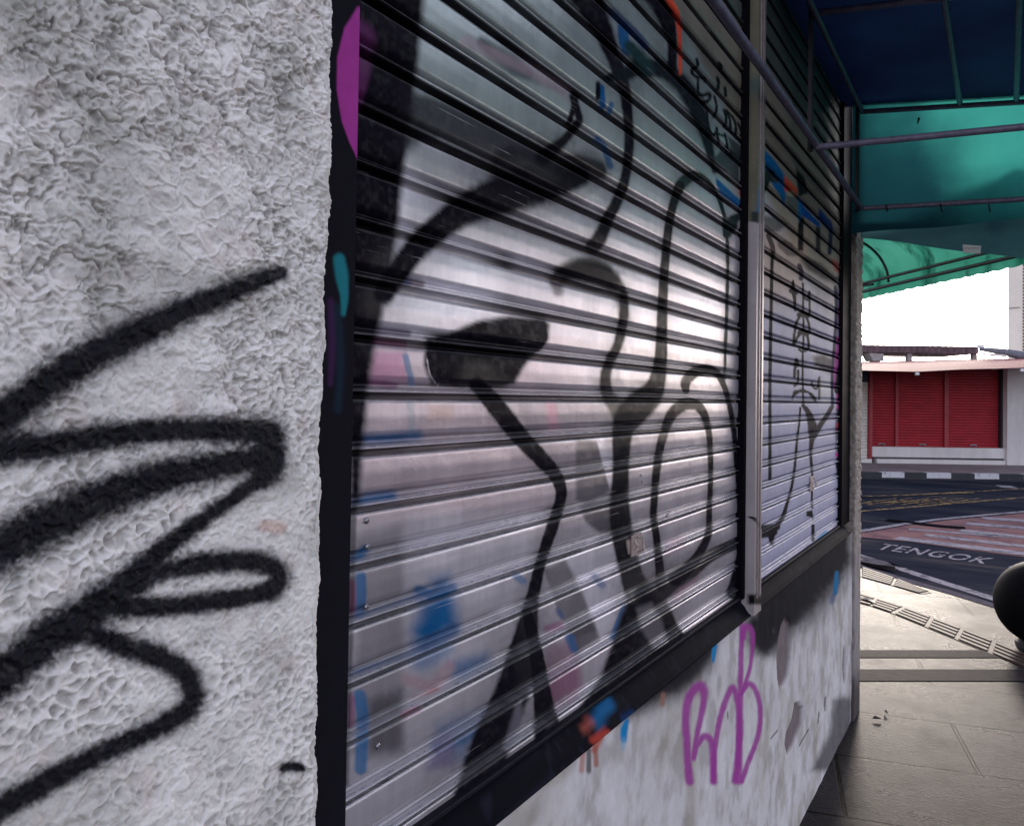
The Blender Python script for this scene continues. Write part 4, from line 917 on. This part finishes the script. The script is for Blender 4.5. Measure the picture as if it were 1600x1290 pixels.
# pavement
def pave_mat():
    m, nt, b = nodes('stone_paving')
    tc = N(nt, 'ShaderNodeTexCoord'); mp = N(nt, 'ShaderNodeMapping'); nt.links.new(tc.outputs['Object'], mp.inputs[0]); mp.inputs['Rotation'].default_value = (0, 0, math.radians(-13.4)); mp.inputs['Location'].default_value = (.33, .12, 0)
    br = N(nt, 'ShaderNodeTexBrick', offset=.5); nt.links.new(mp.outputs[0], br.inputs[0])
    br.inputs['Scale'].default_value = 1.; br.inputs['Mortar Size'].default_value = .010; br.inputs['Mortar Smooth'].default_value = .2; br.inputs['Brick Width'].default_value = 1.2; br.inputs['Row Height'].default_value = .6
    br.inputs['Color1'].default_value = (.021, .019, .021, 1); br.inputs['Color2'].default_value = (.034, .030, .033, 1); br.inputs['Mortar'].default_value = (.006, .006, .006, 1)
    n = noise_to(nt, 2.6, 7, .7); r = ramp(nt, n.outputs[0], [(.3, (.6,)*3), (.72, (1.2,)*3)]); c = mixc(nt, .8, br.outputs[0], r.outputs[0], 'MULTIPLY')
    nf = noise_to(nt, 70., 6, .75); rf = ramp(nt, nf.outputs[0], [(.3, (.5,)*3), (.7, (1.5,)*3)]); c = mixc(nt, .9, c, rf.outputs[0], 'MULTIPLY'); nt.links.new(c, b.inputs['Base Color']); b.inputs['Specular IOR Level'].default_value = .009
    rr_ = ramp(nt, n.outputs[0], [(.3, (.46,)*3), (.7, (.20,)*3)]); nt.links.new(rr_.outputs[0], b.inputs['Roughness'])
    # combed grooves across each slab
    ns = noise_to(nt, 22., 6, .7, (1., 4., 1)); p0 = bump(nt, b, ns.outputs[0], .7, .008); p1 = bump(nt, b, nf.outputs[0], .55, .0035, p0)
    inv = N(nt, 'ShaderNodeMath', operation='SUBTRACT'); inv.inputs[0].default_value = 1; nt.links.new(br.outputs['Fac'], inv.inputs[1]); bump(nt, b, inv.outputs[0], 1., .012, p1)
    return m
M_PAVE = pave_mat()
kerb_px = [(1250, 848), (1300, 868), (1344, 885), (1384, 897), (1439, 913), (1487, 926), (1559, 948), (1640, 972), (1760, 1008), (2100, 1100)]
kp = [onz(*p, 0.) for p in kerb_px]
kp = [np.array([kp[0][0]-14., kp[0][1]+9, 0])]+kp+[kp[-1]+(kp[-1]-kp[-2])*6]
kpc, _ = catmull([p[:2] for p in kp], [1]*len(kp), 5)
m = MB(); n = len(kpc); base = [(p[0], p[1]) for p in kpc]
poly = base+[(18, -14), (-14, -14), (-30, base[0][1])]
m.add([(x, y, 0) for x, y in poly], [tuple(range(len(poly)))]); pv = m.build('pavement', M_PAVE)
if pv.data.polygons[0].normal.z < 0: pv.data.flip_normals()
tag(pv, kind='structure')
M_KERB = simple('kerb_stone', (84, 80, 88), .85, 0, .35, 14, .4, spec=.0)
L, Rr = line_pts(kpc, .12); cen = np.array([-1, 3.])
inner = [a if np.hypot(*(a-cen)) < np.hypot(*(b-cen)) else b for a, b in zip(L, Rr)]
outer = [np.array(p)+(np.array(p)-i) for p, i in zip(kpc, inner)]
m = MB(); m.add([(p[0], p[1], .004) for p in inner]+[(p[0], p[1], .004) for p in outer]+[(p[0], p[1], -.06) for p in outer], [(i, i+1, n+i+1, n+i) for i in range(n-1)]+[(n+i, n+i+1, 2*n+i+1, 2*n+i) for i in range(n-1)])
kb = m.build('kerb', M_KERB); tag(kb, kind='structure')
# dirt-dark gutter strip is simply the asphalt; tactile strips
M_TAC = simple('tactile_stone', (66, 56, 53), .6, 0, .3, 25, .4, spec=.04)
def tactile(pu, pl, rows, name='tactile_strip', blen=.27):
    U_, _ = catmull([onz(*p, 0)[:2] for p in pu], [1]*len(pu), 8); L_, _ = catmull([onz(*p, 0)[:2] for p in pl], [1]*len(pl), 8)
    k = min(len(U_), len(L_)); m = MB(); m.add([(*U_[i], .004) for i in range(k)]+[(*L_[i], .004) for i in range(k)], [(i, i+1, k+i+1, k+i) for i in range(k-1)])
    acc = np.r_[0, np.cumsum(np.hypot(*np.diff(U_, axis=0).T))]
    def at(s, t):
        i = min(np.searchsorted(acc, s, 'right')-1, k-2); q = (s-acc[i])/(acc[i+1]-acc[i]); a = U_[i]*(1-q)+U_[i+1]*q; b = L_[i]*(1-q)+L_[i+1]*q; return a*(1-t)+b*t
    s = .01
    while s+blen < acc[-1]:
        for r in range(rows):
            t0_ = (r+.22)/rows; t1_ = (r+.78)/rows; lo = [at(s, t0_), at(s+blen, t0_), at(s+blen, t1_), at(s, t1_)]
            cx = sum(lo)/4; hi = [cx+(p-cx)*np.array([.96, .96]) for p in lo]; hi = [p*.86+cx*.14 if False else cx+(p-cx)*.93 for p in lo]
            m.add([(*p, .0045) for p in lo]+[(*p, .0105) for p in hi], [(4, 5, 6, 7), (0, 1, 5, 4), (1, 2, 6, 5), (2, 3, 7, 6), (3, 0, 4, 7)])
        s += blen+.035
    o = m.build(name, M_TAC, pv); return o
tactile([(1290, 910), (1343, 927), (1400, 944), (1450, 962), (1530, 992), (1600, 1021), (1720, 1068)], [(1270, 922), (1343, 942), (1380, 953), (1440, 977), (1520, 1010), (1600, 1043), (1720, 1098)], 4)
tactile([(1300, 869), (1343, 884.5), (1384, 898), (1425, 913), (1456, 926)], [(1290, 885), (1343, 901), (1380, 911), (1415, 921), (1440, 928)], 5, blen=.5)
# two dark strips painting in the reflected bands on the paving
M_BAND = simple('dark_reflection_band', (44, 40, 43), .6, 0, .3, 18, .5, .004, spec=.004)
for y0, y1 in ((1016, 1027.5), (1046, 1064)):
    plate('reflection_band', [onz(1320, y0-.3, 0), onz(1640, y0, 0), onz(1640, y1, 0), onz(1320, y1-.3, 0)], .0035, M_BAND, pv)
# leaf litter
M_LEAF = simple('dry_leaf', (44, 30, 30), .6); 
def leaf(px, py, L_, ang):
    c = onz(px, py, .012); d = np.array([math.cos(ang), math.sin(ang), 0]); n_ = np.array([-d[1], d[0], 0]); m = MB()
    vs = [c-d*L_, c-d*L_*.3+n_*L_*.32+Zv*.012, c+d*L_*.4+n_*L_*.25+Zv*.006, c+d*L_, c+d*L_*.4-n_*L_*.25+Zv*.01, c-d*L_*.3-n_*L_*.32+Zv*.004, c+Zv*.0]
    vs2 = [v-Zv*.0015 for v in vs]; m.add(vs+vs2, [(0, 6, 1), (1, 6, 2), (2, 6, 3), (3, 6, 4), (4, 6, 5), (5, 6, 0), (7, 8, 13), (8, 9, 13), (9, 10, 13), (10, 11, 13), (11, 12, 13), (12, 7, 13)]); return m.build('fallen_leaf', M_LEAF)
tag(leaf(1384, 1112, .026, 2.0), 'small dark dry leaf lying on a paving slab near the pillar foot', 'leaf', 'fallen leaves')
tag(leaf(1370, 1122, .024, .4), 'brown curled leaf beside the darker leaf on the slab near the pillar', 'leaf', 'fallen leaves')
tag(leaf(1356, 937, .10, 2.4), 'dark dry leaf lying on the ribbed strip by the pillar', 'leaf', 'fallen leaves')

# bollard
bc = ond(1626, 1010, 5.5); bx_, by_ = bc[0], bc[1]; rb = .283
bo = empty('ball_bollard', (bx_, by_, 0), 'large black ball bollard cut by the right edge of the photo, on the pavement', 'bollard')
m = MB(); nu, nv = 48, 28; vs = []; fs = []
for i in range(nv+1):
    th = math.pi*i/nv
    for j in range(nu): ph = 2*math.pi*j/nu; vs.append((bx_+rb*math.sin(th)*math.cos(ph), by_+rb*math.sin(th)*math.sin(ph), .02+rb+rb*math.cos(th)))
for i in range(nv):
    for j in range(nu): fs.append((i*nu+j, (i+1)*nu+j, (i+1)*nu+(j+1) % nu, i*nu+(j+1) % nu))
m.add(vs, fs); m.build('ball', simple('black_bollard_paint', (10, 10, 14), .7, 0, .3, 20, .3, spec=.05), bo, True)
m = MB(); m.tube([(bx_, by_, .0), (bx_, by_, .03), (bx_, by_, .05)], [.15, .15, .12], 32); m.build('collar', simple('bollard_base', (40, 38, 42), .8), bo, True)

# ------------------------------------------------------------------ FAR SIDE OF THE STREET
def uz(px, py, D): p = ond(px, py, D)-Cc; return p@R0, p[2]+H
axF = (R0, F0, Zv); oF = np.array([0, 0, 0.])
def fbox(m, px0, py0, px1, py1, D, depth):    # front face at depth D
    u0, z1_ = uz(px0, py0, D); u1, z0_ = uz(px1, py1, D); m.box((u0, D, z0_), (u1, D+depth, z1_), axF, oF)
ZK = .10
# far pavement and kerb
Dk = 18.0
m = MB(); m.box((-60, Dk+.15, -.05), (60, 60, ZK), axF, oF); fp = m.build('far_pavement', simple('far_paving', (116, 106, 112), .75, 0, .25, 1.2, .1)); tag(fp, kind='structure')
fk = MB(); fk.box((-60, Dk, -.06), (60, Dk+.15, ZK+.004), axF, oF); fko = fk.build('far_kerb', simple('black_kerb_paint', (38, 38, 48), .7, 0, .3, 6)); tag(fko, kind='structure')
for a_, b_ in ((1378, 1413), (1448, 1486), (1523, 1561), (1600, 1640), (1303, 1338)):
    u0, _ = uz(a_, 745, Dk); u1, _ = uz(b_, 745, Dk); mm = MB(); mm.box((u0, Dk-.004, -.01), (u1, Dk+.154, ZK+.010), axF, oF); mm.build('kerb_block', worn('white_kerb_paint', (190, 188, 196), (96, 94, 104), .4, 9.), fko)
D = 20.9
fb = empty('red_shutter_shop', tuple(ond(1465, 729, D)*np.array([1, 1, 0])), 'low white shop across the street with three red roller shutters and a narrow white one', 'building')
M_WHITE = simple('shop_white_paint', (200, 195, 197), .8, 0, .16, 2.2, .1, .002, (1, 1, .3))
M_RED = simple('red_shutter_paint', (150, 28, 42), .5, 0, .18, 3, .1); M_REDF = simple('red_frame_paint', (140, 34, 46), .5, 0, .2, 5, .1)
zb = ZK
def zof(py, px=1465): return uz(px, py, D)[1]
def uof(px): return uz(px, 640, D)[0]
def fb_box(name, px0, px1, z0_, z1_, d0, d1, mat, par=fb):
    m = MB(); m.box((uof(px0), D+d0, z0_), (uof(px1), D+d1, z1_), axF, oF); return m.build(name, mat, par)
z699, z716, z560 = zof(699), zof(716), zof(562)
fb_box('wall', 1120, 1363.5, zb, zb+.10, .02, .6, M_WHITE)
fb_box('low_wall', 1364, 1570, z716+.02, z699, .0, .6, M_WHITE); fb_box('plinth', 1370, 1569.5, zb-.05, z716-.03, -.06, .6, M_WHITE); fb_box('ledge_shadow', 1369, 1570, z716-.03, z716+.02, .05, .6, simple('ledge_shadow_dark', (70, 68, 74), .8))  # last box: shadow line under the ledge, put in as a dark strip
fb_box('pilaster', 1570.3, 1596.5, zb-.05, zof(562), -.10, .6, M_WHITE)
fb_box('dark_doorway', 1597, 1700, zb-.05, zof(562), .15, .6, simple('dark_interior', (22, 18, 22), .8)); fb_box('plinth', 1597.5, 1700, zb-.05, z716, -.02, .14, M_WHITE)
fb_box('body', 1120, 1760, zb-.04, zof(566), .62, 3.5, simple('shop_body', (150, 140, 140), .9))
def rshutter(name, px0, px1, z0_, z1_, mat, lab, pitch=.072, d=.20):
    u0, u1 = uof(px0), uof(px1); m = MB(); q = z0_
    vs = []; fs = []; k = 0
    while q < z1_-.001:
        for t, o_ in ((0, 0.), (.25, -.014), (.6, -.016), (.85, -.004), (.9, .006)):
            z_ = q+t*pitch
            if z_ <= z1_: vs += [oF+R0*u0+F0*(D+d+o_)+Zv*z_, oF+R0*u1+F0*(D+d+o_)+Zv*z_]; k += 1
        q += pitch
    for i in range(k-1): fs.append((2*i, 2*i+1, 2*i+3, 2*i+2))
    m.add(vs, fs); o = m.build(name, mat, fb); o['label'] = lab; return o
ztop = zof(575)
rshutter('shutter', 1365.5, 1403, z699, ztop, M_RED, 'leftmost and narrowest of the three red shutters')
rshutter('shutter', 1408, 1480, z699, ztop, M_RED, 'middle red shutter'); rshutter('shutter', 1487, 1566.5, z699, ztop, M_RED, 'rightmost red shutter, beside the white pilaster')
rshutter('shutter', 1290, 1360.5, zb+.10, zof(598), simple('white_shutter_paint', (206, 204, 198), .5, 0, .1, 4), 'narrow white shutter left of the red ones', .085)
fb_box('dark_sign_box', 1290, 1358.5, zof(598), zof(578), .10, .3, simple('dark_teal_box', (30, 46, 66), .6))
fb_box('shutter_frame', 1361, 1365, zof(718), ztop, .05, .3, M_REDF); fb_box('shutter_frame', 1403.3, 1407.7, z699+.001, ztop, .13, .3, M_REDF)
fb_box('shutter_frame', 1480.3, 1486.7, z699+.001, ztop, .13, .3, M_REDF); fb_box('shutter_frame', 1567, 1570, z699+.001, ztop, .08, .3, simple('shadow_gap', (30, 24, 34), .7))
for px in (1382, 1446, 1526):
    u_, z_ = uof(px), z699+.055; m = MB(); m.tube([R0*(u_-.09)+F0*(D+.15)+Zv*z_, R0*(u_)+F0*(D+.13)+Zv*(z_+.02), R0*(u_+.09)+F0*(D+.15)+Zv*z_], .022, 8); m.build('shutter_handle', M_SCREW, fb, True)
# upper roof band on posts, with sky showing in the gap
zr0, zr1 = zof(547, 1460), zof(535, 1460)
m = MB(); u = uof(1180)
u_end = uof(1575); k = 0; vs = []; fs = []
while u < u_end:
    off_ = .03 if k % 2 else -.03
    vs += [R0*u+F0*(D+1.2+off_)+Zv*(zr0-.02*k*.0), R0*u+F0*(D+1.2+off_)+Zv*zr1, R0*u+F0*(D+3.2)+Zv*(zr1+.02), R0*u+F0*(D+3.2)+Zv*(zr0)]; u += .085; k += 1
for i in range(k-1):
    a = 4*i; b = a+4; fs += [(a, b, b+1, a+1), (a+1, b+1, b+2, a+2), (a, a+3, b+3, b), (a+2, b+2, b+3, a+3)]
m.add(vs, fs); m.build('corrugated_roof', simple('rusty_roof', (96, 74, 82), .8, 0, .3, 6), fb)
M_GP = simple('grey_post', (150, 138, 140), .8)
for a_, b_ in ((1349, 1354), (1456, 1464), (1250, 1256), (1565, 1572)):
    fb_box('roof_post', a_, b_, zof(566)-.02, zr0-.003, 1.3, 1.45, M_GP)
m = MB(); u0, u1 = uof(1386), uof(1408); zt, zz0 = zof(549), zof(562)
m.add([R0*(u0-.02)+F0*(D+1.0)+Zv*zt, R0*u1+F0*(D+1.0)+Zv*(zt-.02), R0*(u1+.02)+F0*(D+1.0)+Zv*zz0, R0*(u0+.08)+F0*(D+1.0)+Zv*zz0, R0*(u0-.02)+F0*(D+1.5)+Zv*zt, R0*u1+F0*(D+1.5)+Zv*(zt-.02), R0*(u1+.02)+F0*(D+1.5)+Zv*zz0, R0*(u0+.08)+F0*(D+1.5)+Zv*zz0],
      [(3, 2, 1, 0), (4, 5, 6, 7), (0, 1, 5, 4), (1, 2, 6, 5), (2, 3, 7, 6), (3, 0, 4, 7)])
tag(m.build('roof_tank', simple('tank_grey', (150, 140, 140), .8)), 'small grey tank on the far shop roof beneath the corrugated eave', 'water tank')
m = MB(); cu_ = uof(1366)
m.tube([R0*(cu_-.13+.03*k*2)+F0*(D+1.1)+Zv*(zof(550)-.10*math.sin(k/5*math.pi)) for k in range(6)], .012, 6); m.tube([R0*(cu_+.05)+F0*(D+1.1)+Zv*zof(549), R0*(cu_+.05)+F0*(D+1.1)+Zv*zof(562)], .012, 6)
tag(m.build('cable_loop', simple('cable', (120, 112, 112), .7)), 'looped cable hanging under the corrugated eave left of the grey tank', 'cable')
# grey duct
m = MB(); a_ = ond(1530, 545, D+.6); b_ = ond(1600, 556, D+.2); m.tube([a_, (a_+b_)/2+Zv*.02, b_, b_+(b_-a_)*.6], [.05, .09, .12, .12], 12)
tag(m.build('roof_duct', simple('duct_grey', (104, 104, 116), .6), None, True), 'grey duct lying on the far shop roof by the cream tower', 'duct')
m = MB(); m.tube([ond(1536, 553, D+.3), ond(1572, 556, D+.3)], .03, 8); tag(m.build('white_pipe', simple('pipe_white', (220, 214, 204), .5)), 'short white pipe on the pink awning top beside the grey duct', 'pipe')
# red awning
ra = empty('faded_red_awning', tuple(ond(1465, 570, D-.6)), 'faded pinkish red awning stretched over the red shutters across the street', 'awning')
def ra_fn(u_, v_):
    px = 1120+(1700-1120)*u_; tp = np.interp(px, [1120, 1345, 1500, 1600, 1700], [566, 565.5, 561.5, 559.5, 558]); bt = np.interp(px, [1120, 1200, 1290, 1345, 1433, 1500, 1560, 1640, 1700], [580, 582, 579, 578.5, 580.5, 577, 575.5, 573, 573])
    a = ond(px, tp, D+.55); b = ond(px, bt, D-2.4); p = a+(b-a)*v_; p[2] += .05*math.sin(v_*math.pi); return tuple(p)
M_RAW = fabric('faded_red_fabric', (124, 58, 66), (146, 84, 90), .1, 1.2)
sheet('canopy', ra_fn, 80, 14, M_RAW, ra)
def ra_val(u_, v_):
    p = np.array(ra_fn(u_, 1)); return tuple(p-Zv*(.05*v_))
for px in (1345, 1433, 1597):
    m = MB(); m.tube([ond(px, 574, D+.05), ond(px, np.interp(px, [1345, 1433, 1597], [579, 581, 574.5]), D-2.37)], .02, 8); m.build('support_arm', simple('arm_grey', (170, 160, 165), .6), ra)
M_BULB = simple('bulb_glass', (226, 222, 226), .2)
for px, py, lab in ((1433, 583.5, 'small white lamp bulb hanging from the red awning edge over the middle shutter'), (1597, 578, 'white lamp bulb under the red awning by the white pilaster')):
    c = ond(px, py, D-2.35); m = MB(); m.tube([c+Zv*.06, c+Zv*.03, c+Zv*.01, c-Zv*.03, c-Zv*.05], [.015, .03, .055, .05, .015], 12); tag(m.build('lamp_bulb', M_BULB, None, True), lab, 'lamp', 'lamp bulbs under the red awning')
c = ond(1533, 541, D+.9); m = MB(); m.box((c@R0-.06, D+.85, c[2]-.05), (c@R0+.06, D+1.0, c[2]+.05), axF, oF); m.tube([c-Zv*.05, c-Zv*.12+F0*.05], .015, 6); tag(m.build('floodlight', simple('flood_white', (220, 220, 224), .4)), 'small white floodlight mounted on the brown corrugated eave', 'lamp')
# cream tower
DT = 27.
tw = empty('cream_tower_building', tuple(ond(1640, 700, DT)*np.array([1, 1, 0])), 'tall cream wall with vertical slotted strip behind the far shop at the right edge', 'building')
m = MB(); u0 = uz(1574.5, 500, DT)[0]; u1 = uz(1597.5, 500, DT)[0]; b0 = ond(1574.5, 636, DT); b1 = ond(1597.5, 636, DT); b2 = ond(1597.5, 636, DT+4); b3 = ond(1576, 636, DT+4); m.add([(p[0], p[1], q) for q in (0, 10) for p in (b0, b1, b2, b3)], [(3, 2, 1, 0), (4, 5, 6, 7), (0, 1, 5, 4), (1, 2, 6, 5), (2, 3, 7, 6), (3, 0, 4, 7)]); m.build('wall', simple('cream_wall', (232, 222, 212), .85, 0, .06, 2), tw)
m = MB(); m.box((u1, DT+.05, 0), (u1+3, DT+.3, 10), axF, oF); m.build('shaft_wall', simple('dark_shaft', (90, 80, 76), .9), tw)
m = MB()
for k in range(60): m.box((u1+.001, DT-.02, 3+k*.11), (u1+3, DT+.045, 3.06+k*.11), axF, oF)
m.build('louvre', simple('louvre_cream', (200, 186, 172), .8), tw)
m = MB(); m.tube([ond(1576, 481.5, DT-.03), ond(1594, 480, DT-.03)], .012, 6); m.build('conduit', simple('conduit_grey', (120, 110, 106), .7), tw)
# overhead wires beyond
for k, (a_, b_) in enumerate((((1300, 551), (1900, 420)),)): pass

# ------------------------------------------------------------------ LIGHT, SKY, CAMERA
az_px, el = 1372., math.radians(15.5)
hd = ray(az_px, 632); azv = math.atan2(hd[0], hd[1])
sd = Vector((math.sin(azv)*math.cos(el), math.cos(azv)*math.cos(el), math.sin(el)))
sun = bpy.data.lights.new('sun', 'SUN'); sun.energy = 1.4; sun.angle = math.radians(7); sun.color = (1, .89, .77)
so = bpy.data.objects.new('sun', sun); col.objects.link(so); so.rotation_euler = (-sd).to_track_quat('-Z', 'Y').to_euler(); so.location = (0, 0, 20)
w = bpy.data.worlds.new('World'); scene.world = w; w.use_nodes = True; nt = w.node_tree
sky = nt.nodes.new('ShaderNodeTexSky'); sky.sky_type = 'NISHITA'; sky.sun_disc = False; sky.sun_elevation = el; sky.sun_rotation = azv; sky.dust_density = 1.2; sky.air_density = 1.; sky.ozone_density = 1.5
bg = nt.nodes['Background']; hs_ = nt.nodes.new('ShaderNodeHueSaturation'); hs_.inputs['Saturation'].default_value = .42; nt.links.new(sky.outputs[0], hs_.inputs['Color'])
mt_ = nt.nodes.new('ShaderNodeMix'); mt_.data_type = 'RGBA'; mt_.blend_type = 'MULTIPLY'; mt_.inputs[0].default_value = 1; nt.links.new(hs_.outputs[0], mt_.inputs[6]); mt_.inputs[7].default_value = (1.0, .945, 1.0, 1); nt.links.new(mt_.outputs[2], bg.inputs[0]); bg.inputs[1].default_value = .15
cam = bpy.data.cameras.new('camera'); co = bpy.data.objects.new('camera', cam); col.objects.link(co)
cam.sensor_fit = 'HORIZONTAL'; cam.sensor_width = 36; cam.lens = 36*f/1600; cam.shift_y = -45/1600; cam.clip_end = 2000; cam.clip_start = .02
mw = Matrix(((Rc[0], Uc[0], -Fc[0], 0), (Rc[1], Uc[1], -Fc[1], 0), (Rc[2], Uc[2], -Fc[2], H), (0, 0, 0, 1))); co.matrix_world = mw
scene.camera = co
scene.view_settings.view_transform = 'Standard'; scene.view_settings.look = 'None'; scene.view_settings.exposure = 1.5; scene.view_settings.gamma = 1

if False:
    for t_ in (t0,): print('rib', [tuple(round(q) for q in proj(E0+dE*t_+nE*RA*(1-math.cos(a))+Zv*(2.4-2.4+.08+RA*.62*math.sin(a)))) for a in (0,.8,1.57)], t0, LE)
